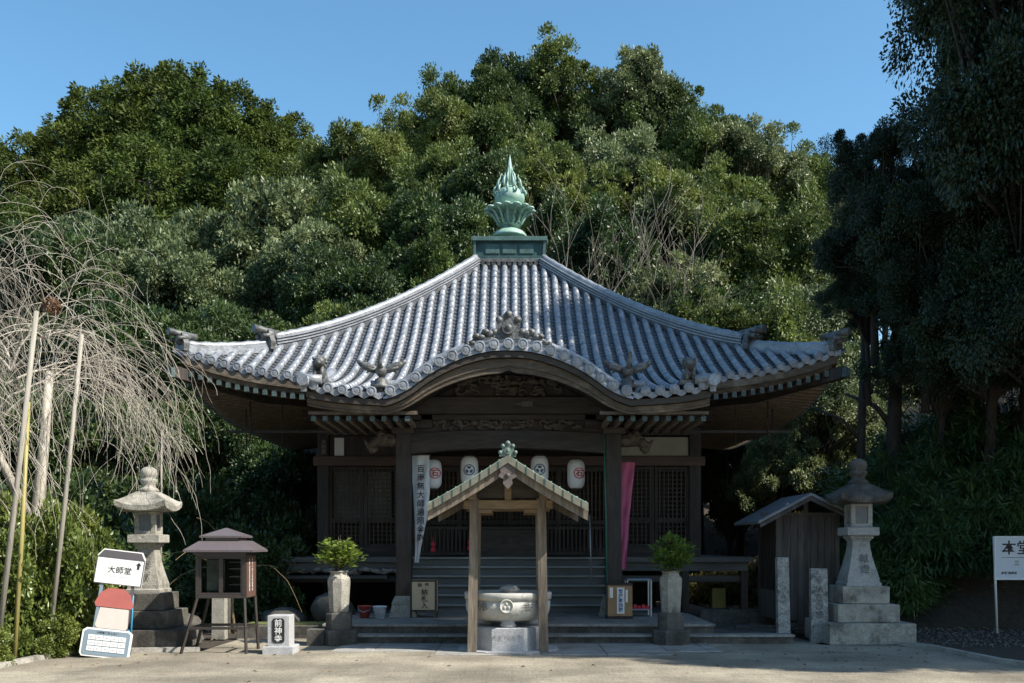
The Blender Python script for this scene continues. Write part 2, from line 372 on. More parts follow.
# ---------------------------------------------------------------- the temple hall
HX, HY = -.06, 25.4; E = 6.33
hall = thing('temple_hall', 'square wooden Buddhist temple hall with curved grey tiled roof and undulating porch gable', 'temple hall', (HX, HY, 0))
def bz(r): return 8.45 - .926 * (r - .83) + .0444 * (r - .83) ** 2
def lift(u): return .62 * (abs(u) / E) ** 4
K0, K1, ZK = 5.0, 8.7, 4.12; BH = .82
def kz(r):
    if r <= K0: return bz(r)
    t_ = (r - K0) / (K1 - K0); d = K1 - K0; m0 = (-.926 + .0888 * (K0 - .83)) * d; m1 = -.2 * d
    return (2*t_**3 - 3*t_**2 + 1) * bz(K0) + (t_**3 - 2*t_**2 + t_) * m0 + (-2*t_**3 + 3*t_**2) * ZK + (t_**3 - t_**2) * m1
_bx = [0, .4, .87, 1.29, 1.66, 1.85, 2.1, 2.4]; _by = [.82, .79, .65, .44, .18, .08, 0, 0]
def bulge(x):
    x = abs(x)
    if x >= 2.1: return 0
    for i in range(len(_bx) - 1):
        if _bx[i] <= x <= _bx[i + 1]:
            def sl(j): 
                if j == 0: return 0
                return (_by[j + 1] - _by[j - 1]) / (_bx[j + 1] - _bx[j - 1]) if j < len(_bx) - 1 else 0
            h = _bx[i + 1] - _bx[i]; t_ = (x - _bx[i]) / h
            return (2*t_**3 - 3*t_**2 + 1) * _by[i] + (t_**3 - 2*t_**2 + t_) * h * sl(i) + (-2*t_**3 + 3*t_**2) * _by[i + 1] + (t_**3 - t_**2) * h * sl(i + 1)
    return 0
def kend(u): return .1 * (abs(u) / 3.4) ** 6
def fz(u, r): return kz(r) + lift(u) + (kend(u) * max(0, (r - E)) / (K1 - E) if r > E else 0)
def zb(x): return ZK + bulge(x)
def rint(x):
    if bulge(x) <= .002: return K1
    r = K1
    while r > 5 and kz(r) + lift(x) < zb(x): r -= .03
    return r
SP = 2 * E / 51.5
def rotk(k, p):
    x, y, z = p
    for _ in range(k): x, y = -y, x
    return (HX + x, HY + y, z)
def row_tube(b, pts, rad=.072, seg=.3, cap=True, k=0, full=False):
    """a row of round cover tiles: half tube with a raised lip at every joint"""
    L_ = [0]; P_ = [Vector(p) for p in pts]
    for a, c in zip(P_, P_[1:]): L_.append(L_[-1] + (c - a).length)
    tot = L_[-1]; n = max(1, round(tot / seg)); 
    def at(s_):
        s_ = max(0, min(tot, s_))
        for i in range(len(P_) - 1):
            if s_ <= L_[i + 1] + 1e-9: return P_[i].lerp(P_[i + 1], (s_ - L_[i]) / max(1e-6, L_[i + 1] - L_[i]))
        return P_[-1]
    st = []
    for j in range(n):
        a = tot * j / n; e = tot * (j + 1) / n
        jt = random.uniform(-.003, .003)
        st += [(a, rad * .985, jt), (e - .02, rad * 1.0, jt), (e, rad * 1.02, jt)]
    rs = []
    for s_, r_, jt in st:
        c = at(s_); d = (at(s_ + .02) - at(s_ - .02)).normalized(); sd = d.cross(Vector((0, 0, 1))).normalized(); up = sd.cross(d)
        ang = [math.pi * q / 6 for q in range(7)] if not full else [math.pi * q / 6 - .5 for q in range(9)]
        rs.append([rotk(k, c + sd * (r_ * math.cos(a) + jt) + up * (r_ * math.sin(a))) for a in ang])
    b.rings(rs, True, False)
    if cap:
        c = at(tot); d = (at(tot) - at(tot - .1)).normalized(); d = Vector((0, -1, -.12)).normalized() if True else d
        o = c + Vector((0, 0, .0)); n_ = 12; rr = rad * 1.17
        ring = lambda off, r_: [rotk(k, o + d * off + Vector((r_ * math.cos(2*math.pi*q/n_), 0, r_ * math.sin(2*math.pi*q/n_)))) for q in range(n_)]
        b.rings([ring(-.06, rr), ring(.03, rr), ring(.035, rr * .8), ring(.022, rr * .75), ring(.03, rr * .3)], False, True)
roof = MB(); pan = MB()
for k in range(4):
    for q in range(-26, 26):
        u = (q + .5) * SP * .985
        front_porch = (k == 0 and abs(u) < 3.42)
        r0 = max(.86, abs(u) + .02); r1 = E
        if front_porch:
            r1 = min(K1, rint(u)) if abs(u) < 2.1 else K1
        if r0 >= r1 - .1: continue
        pts = []; n_ = max(3, int((r1 - r0) / .3)); 
        for i in range(n_ + 1):
            r = r0 + (r1 - r0) * i / n_; z = fz(u, r) if front_porch else bz(r) + lift(u); pts.append((u, -r, z + .045))
        row_tube(roof, pts, k=k, cap=not (front_porch and abs(u) < 2.1), seg=.31)
    # pan tiles between rows, in overlapping courses
    for q in range(-27, 27):
        ua, ub = (q - .5) * SP * .985, (q + .5) * SP * .985; um = (ua + ub) / 2
        fp = (k == 0 and max(abs(ua), abs(ub)) < 3.45)
        r1 = E
        if fp: r1 = min(K1, rint(um)) if abs(um) < 2.1 else K1
        a_ = max(.83, min(abs(ua), abs(ub)))
        if a_ >= r1: continue
        nC = int((r1 - a_) / .15) + 1; us = (ua, ua + SP * .25, um, ub - SP * .25, ub); dips = (.03, .008, 0, .008, .03)
        vs = []
        for j in range(nC):
            ra = max(a_, r1 - (nC - j) * .15); rb = r1 - (nC - j - 1) * .15
            for rr, dz in ((ra, -.012), (rb, .022)):
                for u, dp in zip(us, dips):
                    rc = max(rr, abs(u)); zz = fz(u, rc) if fp else bz(rc) + lift(u); vs.append(rotk(k, (u, -rc, zz + dp + dz)))
        fs = []
        for j in range(2 * nC - 1):
            for i in range(4): fs.append((j * 5 + i, j * 5 + i + 1, (j + 1) * 5 + i + 1, (j + 1) * 5 + i))
        pan.add(vs, fs)
        # front lip
        last = vs[-5:]; roof.add(last + [(x, y, z - .07 - .02 * (2 - abs(i - 2))) for i, (x, y, z) in enumerate(last)], [(i, i + 1, i + 6, i + 5) for i in range(4)])
# undulating gable barrel
xsb = [x * .02 for x in range(-105, 106)]; arc = [0]
for a, c in zip(xsb, xsb[1:]): arc.append(arc[-1] + math.hypot(c - a, zb(c) - zb(a)))
nrow = 19
for i in range(nrow):
    s_ = arc[-1] * (i + .5) / nrow; x = float(np.interp(s_, arc, xsb)); ri = rint(x)
    if K1 - ri < .25: ri = K1 - .25
    row_tube(roof, [(x, -(ri - .1), zb(x) + .05), (x, -(K1), zb(x) + .05)], rad=.078, seg=.3, full=True)
strip = [];
for x in xsb[::3]:
    ri = rint(x) - .1; strip.append([(HX + x, HY - ri, zb(x) + .01), (HX + x, HY - K1, zb(x) + .01), (HX + x, HY - K1, zb(x) - .07)])
roof.rings(strip, True, False)
roof_o = roof.build('cover_tile_rows', tile, hall); pan.build('pan_tile_courses', tile_pan, hall)
# porch roof side edges
for sgn in (-1, 1):
    b = MB(); path = [(HX + sgn * 3.43, HY - r, fz(3.4, r) + .05) for r in np.linspace(E - .3, K1 + .02, 12)]
    b.tube(path, .085, 10); b.sweep(path, [(-.05, -.14), (.05, -.14), (.05, 0), (-.05, 0)])
    b.build('porch_edge_tiles', tile, hall)
b = MB()
path = [(HX + x, HY - (K1 - .32), max(zb(x), kz(K1 - .32)) + .14 + .02) for x in np.linspace(-2.35, 2.35, 60)]
b.tube(path, .075, 10); b.sweep([(x, y, z - .1) for x, y, z in path], [(-.1, -.05), (.1, -.05), (.1, .04), (-.1, .04)])
b.build('gable_rim_tiles', tile, hall)
# hip ridges with end tiles
def hip(k):
    sg = [(1, -1), (1, 1), (-1, 1), (-1, -1)][k]
    def P(r, dz): return (HX + sg[0] * r, HY + sg[1] * r, bz(r) + lift(r) + dz)
    b = MB(); path = [P(r, 0) for r in np.linspace(.83, 4.86, 16)]
    dk = MB()  # recessed courses, their darker tile puts shadow lines into the colour
    for a, c, q_ in ((.13, (-.05, .075), 1), (.155, (.075, .1), 0), (.125, (.1, .135), 1), (.15, (.135, .16), 0), (.12, (.16, .195), 1), (.145, (.195, .22), 0)):
        (dk if q_ else b).sweep(path, [(-a, c[0]), (a, c[0]), (a, c[1]), (-a, c[1])])
    pp = [Vector(P(r, .25)) for r in np.linspace(.83, 4.88, 40)]
    row = []
    for i, p_ in enumerate(pp): row += [(p_, .085)]
    b.tube([p_ for p_ in pp], [.075 if i % 2 else .09 for i in range(len(pp))], 10)
    path2 = [P(r, 0) for r in np.linspace(4.86, 6.22, 9)]
    for a, c in ((.13, (-.05, .08)), (.105, (.08, .12))): b.sweep(path2, [(-a, c[0]), (a, c[0]), (a, c[1]), (-a, c[1])])
    b.tube([P(r, .14) for r in np.linspace(4.86, 6.24, 14)], [.07 if i % 2 else .085 for i in range(14)], 10)
    rd = b.build('hip_ridge', tile, hall); dk.build('noshi_courses', tile_pan, rd)
    for r, s_ in ((4.95, 1.0), (6.27, .85)):
        o = MB(); c = Vector(P(r, .1)); d = Vector((sg[0], sg[1], 0)).normalized(); sd = Vector((d.y, -d.x, 0))
        pf = [(-.2, -.12), (.2, -.12), (.22, .05), (.16, .14), (.13, .26), (0, .34), (-.13, .26), (-.16, .14), (-.22, .05)]
        o.rings([[c + sd * a * s_ + Vector((0, 0, e * s_)) - d * .05 for a, e in pf], [c + sd * a * s_ + Vector((0, 0, e * s_)) + d * .06 for a, e in pf]])
        o.blob(c + d * .07 + Vector((0, 0, .1 * s_)), (.09 * s_,) * 3, 10, .1, seed=k)
        # upturned horn tile
        o.tube([c - d * .28 + Vector((0, 0, .25 * s_)), c + d * .05 + Vector((0, 0, .27 * s_)), c + d * .34 * s_ + Vector((0, 0, .29 * s_))], [.07 * s_, .075 * s_, .088 * s_], 10)
        o.tube([c - d * .1 + sd * .1 + Vector((0, 0, .2 * s_)), c + d * .2 * s_ + sd * .12 + Vector((0, 0, .14 * s_))], .05 * s_, 8); o.tube([c - d * .1 - sd * .1 + Vector((0, 0, .2 * s_)), c + d * .2 * s_ - sd * .12 + Vector((0, 0, .14 * s_))], .05 * s_, 8)
        o.build('ridge_end_tile', tile_dk, rd)
for k in range(4): hip(k)
# tile collar and copper box beneath the finial
b = MB(); b.box(HX - .86, HX + .86, HY - .86, HY + .86, 8.35, 8.5); b.box(HX - .8, HX + .8, HY - .8, HY + .8, 8.5, 8.58); b.box(HX - .9, HX + .9, HY - .9, HY + .9, 8.58, 8.66)
for k in range(4):
    for i in range(13):
        x = -.78 + i * .13; b.tube([rotk(k, (x, -.8, 8.55)), rotk(k, (x, -.94, 8.52))], .052, 10)
b.build('roof_collar', tile_dk, hall)
b = MB(); b.box(HX - .82, HX + .82, HY - .82, HY + .82, 8.66, 9.12); b.box(HX - .87, HX + .87, HY - .87, HY + .87, 8.662, 8.74); 
bx = b.build('finial_base', copper_dark, hall)
b = MB(); b.box(HX - .93, HX + .93, HY - .93, HY + .93, 9.1, 9.2)
for sx_ in (-1, 1):
    for sy_ in (-1, 1): b.box(HX + sx_ * .86 - .03, HX + sx_ * .86 + .03, HY + sy_ * .86 - .03, HY + sy_ * .86 + .03, 8.73, 9.12)
for k in range(4):
    for x in (-.42, 0, .42):
        c = rotk(k, (x, -.83, 8.92)); b.box(c[0] - (.17 if k % 2 == 0 else .02), c[0] + (.17 if k % 2 == 0 else .02), c[1] - (.02 if k % 2 == 0 else .17), c[1] + (.02 if k % 2 == 0 else .17), 8.8, 9.03)
b.build('cornice', copper_dark if False else mat('edge verdigris', (.08, .16, .145), (.04, .08, .075), 6, .55, .3), bx)
b = MB(); F = lambda z: z
b.lathe((HX, HY, 9.2), [(.44, 0), (.43, .06), (.36, .16), (.24, .23), (.14, .25), (.13, .29), (.22, .33), (.25, .37), (.16, .42), (.13, .6), (.16, .74), (.3, .78)], 28)
for i in range(14):
    a = 2 * math.pi * i / 14 + .1; ca, sa = math.cos(a), math.sin(a)
    b.tube([(HX + ca * r_, HY + sa * r_, 9.2 + z_) for r_, z_ in ((.2, .33), (.31, .42), (.37, .56), (.45, .7), (.58, .78))], [.022, .028, .03, .034, .024], 7)
    b.blob((HX + ca * .56, HY + sa * .56, 9.2 + .8), (.11, .11, .05), 8, .1, seed=i)
b.lathe((HX, HY, 9.96), [(.5, 0), (.56, .03), (.5, .07), (.3, .08), (.2, .1), (.2, .14), (.3, .2), (.37, .3), (.385, .4), (.36, .5), (.3, .6), (.18, .7), (.05, .76), (.015, .9)], 28)
SQ = lambda B_: setattr(B_, 'v', [(x, y, 9.44 + (z - 9.2) * .875) for x, y, z in B_.v])
SQ(b); fin = b.build('finial', copper, hall)
b = MB(); rg = random.Random(4)
for ring_, (rr, z0, h, nn) in enumerate(((.37, 10.42, .3, 11), (.27, 10.58, .42, 8), (.12, 10.72, .5, 5))):
    for i in range(nn):
        a = 2 * math.pi * i / nn + ring_ * .3; hh = h * rg.uniform(.75, 1.1); ca, sa = math.cos(a), math.sin(a)
        b.tube([(HX + ca * (rr + q1), HY + sa * (rr + q1), z0 + hh * q2) for q1, q2 in ((0, 0), (.05, .3), (.02, .6), (-.03, .8), (-.02, 1))], [.02, .036, .028, .014, .004], 6)
b.tube([(HX, HY, 10.6), (HX, HY, 11.2), (HX + .01, HY, 11.62)], [.12, .07, .005], 8)
SQ(b); b.build('flames', copper, fin)

# under the eaves: soffit, rafters, capped rafter ends, fascia
def sof(u, r): return 4.33 + (6.2 - r) * .15 + lift(u) * min(1, max(0, (r - 2.5) / 3.7))
for k in range(4):
    b = MB(); us = np.linspace(-1, 1, 25); rings_ = []
    for r in (3.9, 5, 6.25): rings_.append([rotk(k, (u * r, -r, sof(u * r, r) + .1)) for u in us])
    b.rings(rings_, False, False)
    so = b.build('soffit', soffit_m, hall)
    b = MB(); cp = MB(); n_ = 70
    for i in range(n_):
        u = -6.1 + 12.2 * i / (n_ - 1)
        if k == 0 and abs(u) < 3.3: r1 = 6.2
        else: r1 = 6.28
        r0 = max(3.95, abs(u) + .03)
        if r0 > r1 - .12: continue
        vs = []
        for r in (r0, r1):
            z = sof(u, r); 
            for a, c in ((-.04, -.01), (.04, -.01), (.04, .1), (-.04, .1)): vs.append(rotk(k, (u + a, -r, z + c)))
        if k == 0: b = MB(); cp = MB()
        b.add(vs, [(0, 1, 5, 4), (1, 2, 6, 5), (3, 0, 4, 7), (4, 5, 6, 7)])
        z = sof(u, r1); vs = [rotk(k, (u + a, -(r1 + e), z + c)) for e in (-.03, .015) for a, c in ((-.043, -.014), (.043, -.014), (.043, .075), (-.043, .075))]
        cp.add(vs, [(0, 1, 5, 4), (1, 2, 6, 5), (3, 0, 4, 7), (4, 5, 6, 7)])
        if k == 0: rf_ = b.build('rafter', rafter_m, hall); cp.build('rafter_cap', teal_m, rf_)
    if k: b.build('rafters', rafter_m, hall, kind='stuff'); cp.build('rafter_caps', teal_m, so, kind='stuff')
    b = MB(); path = [rotk(k, (u, -6.27, bz(E) + lift(u) - .1)) for u in np.linspace(-6.27, 6.27, 41)]
    b.sweep(path, [(-.05, -.1), (.05, -.1), (.05, .04), (-.05, .04)])
    path = [rotk(k, (u, -6.2, bz(E) + lift(u) - .2)) for u in np.linspace(-6.2, 6.2, 41)]
    b.sweep(path, [(-.04, -.09), (.04, -.09), (.04, .0), (-.04, .0)])
    b.build('eave_board', wood_red if False else wood_tan, hall)
    sg = [(1, -1), (1, 1), (-1, 1), (-1, -1)][k]
    b = MB(); b.sweep([(HX + sg[0] * r, HY + sg[1] * r, sof(r, r) - .02 + .03) for r in (3.9, 5, 6.2, 6.4)], [(-.09, -.16), (.09, -.16), (.09, .06), (-.09, .06)])
    hr_ = b.build('hip_rafter', wood_dark, hall)
    b = MB(); b.sweep([(HX + sg[0] * r, HY + sg[1] * r, sof(6.3, 6.3) + .01) for r in (6.3, 6.46)], [(-.085, -.13), (.085, -.13), (.085, .05), (-.085, .05)]); b.build('copper_cap', teal_m, hr_)
# thin hanging rods
for sgn in (-1, 1):
    for xr, yr in ((5.2, 5.4), (4.6, 5.2), (5.6, 4.2)):
        b = MB(); b.tube([(HX + sgn * xr, HY - yr, 4.5), (HX + sgn * xr, HY - yr, 3.62)], .014, 6); b.build('hanging_rod', wood_dark, hall)
    b = MB(); b.box(min(HX + sgn * 1.9, HX + sgn * 5.65), max(HX + sgn * 1.9, HX + sgn * 5.65), HY - 5.36, HY - 5.31, 3.86, 3.92); b.build('tie_rail', wood_dark_h, hall)

# porch: gable board, soffit, rafters, beams, columns
b = MB(); top = []; bot = []
xg = np.linspace(-3.4, 3.4, 120)
def zfront(x): return (zb(x) if abs(x) < 2.1 else fz(x, K1))
b = MB(); rs = []
for x in xg:
    z = zfront(x) - .19; th = .12 + .12 * bulge(x) / BH - .05 * math.exp(-(x / .09) ** 2)
    y0 = HY - (K1 - .1); rs.append([(HX + x, y0, z), (HX + x, y0, z - th * .62), (HX + x, y0 + .025, z - th * .64), (HX + x, y0 + .025, z - th), (HX + x, y0 + .11, z - th), (HX + x, y0 + .11, z)])
b.rings(rs); gb = b.build('gable_board', wood_tan, hall)
b = MB(); rs = []
for x in xg:
    z = zfront(x) - .08; y0 = HY - (K1 - .03); rs.append([(HX + x, y0, z), (HX + x, y0, z - .1), (HX + x, y0 + .1, z - .1), (HX + x, y0 + .1, z)])
b.rings(rs); b.build('gable_edge_board', wood_dark_h, gb)
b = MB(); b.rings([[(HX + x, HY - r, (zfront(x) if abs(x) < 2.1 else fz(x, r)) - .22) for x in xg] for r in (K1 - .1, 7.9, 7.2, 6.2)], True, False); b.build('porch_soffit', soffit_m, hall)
b = MB(); cp = MB()
for sgn in (-1, 1):
    for i in range(9):
        x = HX + sgn * (1.72 + i * .2); b = MB(); cp = MB(); b.box(x - .035, x + .035, HY - 8.45, HY - 6.3, 3.72, 3.81); cp.box(x - .04, x + .04, HY - 8.47, HY - 8.43, 3.715, 3.8); rf_ = b.build('porch_rafter', rafter_m, hall); cp.build('rafter_cap', teal_m, rf_)
    b = MB(); b.box(min(HX + sgn * 1.55, HX + sgn * 3.4), max(HX + sgn * 1.55, HX + sgn * 3.4), HY - 8.5, HY - 8.42, 3.822, 3.88); b.build('eave_batten', wood_tan, hall)
b = MB(); xs_ = np.linspace(-1.85, 1.85, 60)
b.rings([[(HX + x, HY - 7.28, zb(x) - .24) for x in xs_], [(HX + x, HY - 7.28, 3.9) for x in xs_]], False, False)
gp = b.build('gable_panel', wood_dark_h, hall)
def carve(parent, x0, x1, z0, z1, y, n_, seed, m=None, r_=(.02, .045)):
    b = MB(); rg = random.Random(seed)
    for i in range(n_):
        cx, cz = rg.uniform(x0, x1), rg.uniform(z0, z1); a0 = rg.uniform(0, 6.28); s_ = rg.uniform(.06, .16); d_ = rg.choice((-1, 1)); pts = []
        for j in range(8):
            rr = s_ * (1 - j / 9); a = a0 + d_ * j * .6
            pts.append((min(max(cx + rr * math.cos(a), x0), x1), y - .02 - rg.uniform(0, .04), min(max(cz + rr * .6 * math.sin(a), z0), z1)))
        b.tube(pts, [rg.uniform(*r_) * (1 - j / 11) for j in range(8)], 6)
    for i in range(n_ // 2): b.blob((rg.uniform(x0, x1), y - .02, rg.uniform(z0, z1)), (rg.uniform(.05, .12), .05, rg.uniform(.03, .06)), 8, .15, seed=i)
    return b.build('carving', m or wood_dark_h, parent)
carve(gp, HX - .95, HX + .95, 4.33, 4.6, HY - 7.3, 34, 11, mat('worn carving timber', (.13, .105, .085), (.06, .05, .04), 8, .8, .4))
carve(gp, HX - .6, HX + .6, 4.52, 4.66, HY - 7.3, 10, 13, MATS['worn carving timber'])
b = MB(); b.box(HX - 1.95, HX + 1.95, HY - 7.42, HY - 7.2, 3.98, 4.28); upb = b.build('upper_beam', wood_dark_h, hall)
pl_ = text('plaque_lettering', '一回回', .1, (HX + .28, HY - 7.425, 4.15), mat('old gilt', (.2, .19, .16), (.15, .14, .12), 4, .6, 0), upb)
b = MB(); b.box(HX - 2.9, HX + 2.9, HY - 7.32, HY - 7.12, 3.88, 3.978); b.build('porch_purlin', wood_dark_h, hall)
b = MB(); rs = []
for x in np.linspace(-1.8, 1.8, 31):
    s_ = .07 * (1 - (x / 1.8) ** 2); y0 = HY - 7.3
    rs.append([(HX + x, y0, 3.62 + s_), (HX + x, y0 - .02, 3.45 + s_), (HX + x, y0, 3.27 + s_ * 1.4), (HX + x, y0 + .24, 3.27 + s_ * 1.4), (HX + x, y0 + .24, 3.62 + s_)])
b.rings(rs); rb = b.build('rainbow_beam', wood_dark_h, hall)
b = MB(); b.box(HX - 1.72, HX + 1.72, HY - 7.2, HY - 7.1, 3.6, 3.98); cpn = b.build('carved_panel', wood_dark_h, hall)
carve(cpn, HX - 1.35, HX + 1.35, 3.72, 3.92, HY - 7.2, 46, 21, MATS['worn carving timber'])
CS = 1.91
for sgn in (-1, 1):
    cx = HX + sgn * CS
    b = MB(); b.box(cx - .135, cx + .135, HY - 7.335, HY - 7.065, .68, 3.75); col = b.build('porch_column', wood_dark, hall)
    b = MB(); b.box(cx - .25, cx + .25, HY - 7.45, HY - 6.95, .3, .54, taper=.8); b.box(cx - .21, cx + .21, HY - 7.41, HY - 6.99, .54, .68, taper=.75); b.build('base_stone', granite, col)
    b = MB() # bracket stack
    b.box(cx - .2, cx + .2, HY - 7.4, HY - 7.0, 3.62, 3.74, taper=1); b.box(cx - .52, cx + .52, HY - 7.29, HY - 7.11, 3.74, 3.86)
    for dx in (-.42, 0, .42): b.box(cx + dx - .1, cx + dx + .1, HY - 7.32, HY - 7.08, 3.862, 3.975)
    b.box(cx - .09, cx + .09, HY - 7.75, HY - 6.7, 3.742, 3.862); b.build('bracket', wood_dark_h, col)
    b = MB() # carved nosing outside the column and in front
    rg = random.Random(31)
    for i in range(14):
        a = rg.uniform(0, 6.28); q = i / 14
        b.blob((cx + sgn * (.2 + q * .42), HY - 7.2 + rg.uniform(-.08, .08), 3.5 + .1 * math.sin(q * 5) + rg.uniform(-.06, .06)), (.11 - .03 * q, .09, .085), 8, .25, seed=i)
    b.tube([(cx + sgn * .15, HY - 7.2, 3.52), (cx + sgn * .45, HY - 7.2, 3.5), (cx + sgn * .66, HY - 7.22, 3.42), (cx + sgn * .72, HY - 7.22, 3.52)], [.13, .1, .06, .02], 8)
    b.build('beam_nosing', MATS['worn carving timber'], col)
    b = MB(); b.tube([(cx, HY - 7.06, 3.5), (cx + sgn * .05, HY - 6.2, 3.66), (cx + sgn * .15, HY - 5, 3.9), (cx + sgn * .2, HY - 4.0, 3.95)], .12, 8); b.build('arched_tie_beam', wood_dark_h, hall)
# hall walls
W = 3.98; YF = HY - 4.0
b = MB()
b.box(HX - W, HX + W, YF + .55, YF + .6, 1.2, 5.2); b.box(HX - W, HX - W + .06, YF + .1, HY + 4, 1.2, 4.9); b.box(HX + W - .06, HX + W, YF + .1, HY + 4, 1.2, 4.9); b.box(HX - W, HX + W, HY + 3.94, HY + 4, 1.2, 4.9)
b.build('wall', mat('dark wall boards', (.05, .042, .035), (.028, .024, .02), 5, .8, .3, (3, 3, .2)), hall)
b = MB(); b.box(HX - W, HX + W, YF - .02, YF + .06, 3.98, 5.0); b.build('frieze_wall', mat('dark frieze boards', (.06, .048, .038), (.035, .028, .023), 5, .8, .3, (.3, 1, 1)), hall)
for x in (-W, -2.25, 2.25, W):
    b = MB(); b.box(HX + x - .12, HX + x + .12, YF - .12, YF + .12, 1.3, 4.2); b.build('wall_column', wood_dark, hall)
for x in (-W, W):
    for y in (-1.33, 1.33, 4):
        b = MB(); b.box(HX + x - .12, HX + x + .12, HY + y - .12, HY + y + .12, .1, 4.7); b.build('wall_column', wood_dark, hall)
b = MB(); b.box(HX - W - .2, HX + W + .2, YF - .17, YF - .125, 3.3, 3.5); b.build('head_rail', wood_red, hall)
b = MB(); b.box(HX - W - .05, HX + W + .05, YF - .2, YF - .1, 3.95, 4.12)
for x in (-3.98, -3.1, -2.25, 2.25, 3.1, 3.98):
    b.box(HX + x - .35, HX + x + .35, YF - .34, YF - .14, 4.22, 4.34); b.box(HX + x - .14, HX + x + .14, YF - .4, YF - .12, 4.12, 4.22)
b.box(HX - W - .4, HX + W + .4, YF - .36, YF - .22, 4.34, 4.46); b.build('wall_plate', wood_dark_h, hall)
b = MB(); b.box(HX - W + .05, HX + W, YF - .15, YF + .1, 1.36, 1.56); b.build('sill', wood_dark_h, hall)
for sgn in (-1, 1):
    x0, x1 = sorted((HX + sgn * 2.37, HX + sgn * (W - .12)))
    # two lattice doors per side bay
    for a, c in ((x0, (x0 + x1) / 2 - .01), ((x0 + x1) / 2 + .01, x1)):
        b = MB(); n_ = 7
        for fx in (a, c - .06): b.box(fx, fx + .06, YF - .05, YF + .0, 1.56, 3.3)
        for fz_ in (1.56, 2.1, 3.22): b.box(a + .06, c - .06, YF - .048, YF - .002, fz_, fz_ + .07)
        dr = b.build('lattice_door', wood_dark, hall)
        b = MB(); st = .092
        x = a + .06 + st * .5
        while x < c - .06: b.box(x - .012, x + .012, YF - .04, YF - .022, 1.63, 3.22); x += st
        z = 1.63 + st
        while z < 3.2: b.box(a + .06, c - .06, YF - .021, YF - .004, z - .012, z + .012); z += st
        b.build('lattice', lattice_m, dr)
    b = MB()
    if sgn < 0: b.box(x0 + .04, x1 - .2, YF + .3, YF + .33, 2.1, 3.2); b.build('lattice_reflections', mat('painted lattice reflections', (.3, .32, .33), (.12, .12, .12), 2.5, .5, 0), hall)  # pale patches put reflected light behind the left lattice
    b = MB()
    if sgn > 0: b.box(x0 + .02, x1 - .02, YF - .06, YF - .025, 3.52, 3.92); b.build('transom_panel', plaster, hall)
    else:
        b.box(x0 + .02, x1 - .02, YF - .06, YF - .03, 3.5, 3.95); b.build('transom_panel', wood_dark, hall)
# middle bay: barred doors behind the stair
b = MB()
for i in range(5): x = HX - 2.13 + i * 1.065; b.box(x - .05, x + .05, YF - .05, YF + .04, 1.56, 3.3)
b.box(HX - 2.13, HX + 2.13, YF - .045, YF + .035, 3.18, 3.3); b.box(HX - 2.13, HX + 2.13, YF - .045, YF + .035, 2.05, 2.14); dr = b.build('barred_door', wood_dark, hall)
b = MB(); x = HX - 2.05
while x < HX + 2.08: b.box(x - .014, x + .014, YF - .03, YF - .005, 1.56, 3.2); x += .085
z = 2.2
while z < 3.15: b.box(HX - 2.1, HX + 2.1, YF - .004, YF + .012, z - .01, z + .01); z += .17
b.build('bars', lattice_m, dr)
for sgn in (-1, 1):
    b = MB(); x0, x1 = sorted((HX + sgn * .68, HX + sgn * 1.98)); y = HY - 4.75
    b.box(x0, x1, y - .03, y + .03, 1.93, 1.99); b.box(x0, x1, y - .03, y + .03, 1.4, 1.46); x = x0 + .03
    while x < x1: b.box(x - .018, x + .018, y - .018, y + .018, 1.46, 1.93); x += .085
    b.build('low_barrier', wood_dark, hall)
# veranda, posts, side rails, stair
b = MB(); V = 4.95
b.box(HX - V, HX + V, HY - 5.2, HY + 5.2, 1.26, 1.36); b.box(HX - V + .08, HX + V - .08, HY - 5.12, HY - 4.98, 1.08, 1.258)
ver = b.build('veranda', mat('bleached veranda edge', (.13, .13, .125), (.07, .07, .068), 6, .75, .3, (.15, 1, 1), grain=.2), hall)
for x in (-4.8, -3.6, -2.25, 2.25, 3.6, 4.8):
    b = MB(); b.box(HX + x - .07, HX + x + .07, HY - 5.12, HY - 4.98, .1, 1.08); b.build('veranda_post', wood_dark, hall)
for sgn in (-1, 1):
    b = MB(); x0, x1 = sorted((HX + sgn * 2.3, HX + sgn * 4.85)); b.box(x0, x1, HY - 5.08, HY - 5.02, .86, .98); b.box(x0, x1, HY - 5.0, HY - 4.3, .84, .859); b.build('lower_shelf', mat('bleached shelf board', (.09, .088, .08), (.05, .048, .045), 6, .8, .3, (.15, 1, 1)), hall)
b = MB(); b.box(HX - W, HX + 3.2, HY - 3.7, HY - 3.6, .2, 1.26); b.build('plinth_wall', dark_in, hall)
b = MB(); nr = 6
for i in range(nr):
    z0 = .3 + i * .177; y0 = HY - 6.4 + i * .2; b.box(HX - 1.93, HX + 1.93, y0 + .03, HY - 5.2, z0, z0 + .14); tb = MB(); tb.box(HX - 1.95, HX + 1.95, y0 - .025, y0 + .22, z0 + .141, z0 + .177); tb.build('tread', step_wood, hall)
b.build('stair_risers', mat('dark stair risers', (.13, .135, .13), (.08, .085, .082), 5, .8, .2, (.15, 1, 1)), hall)
for sgn in (-1, 1):
    b = MB(); x = HX + sgn * 1.99; b.sweep([(x, HY - 6.45, .3), (x, HY - 5.15, 1.3)], [(-.03, 0), (.03, 0), (.03, .3), (-.03, .3)]); b.build('stair_string', teal_m, hall)
b = MB(); b.box(HX - 4.02, HX - 3.88, YF - .2, YF - .15, 3.52, 3.88); cb = b.build('name_board', wood_dark, hall)
text('lettering', '大師堂', .1, (HX - 3.95, YF - .202, 3.7), MATS['old gilt'], cb, True, 1.0)
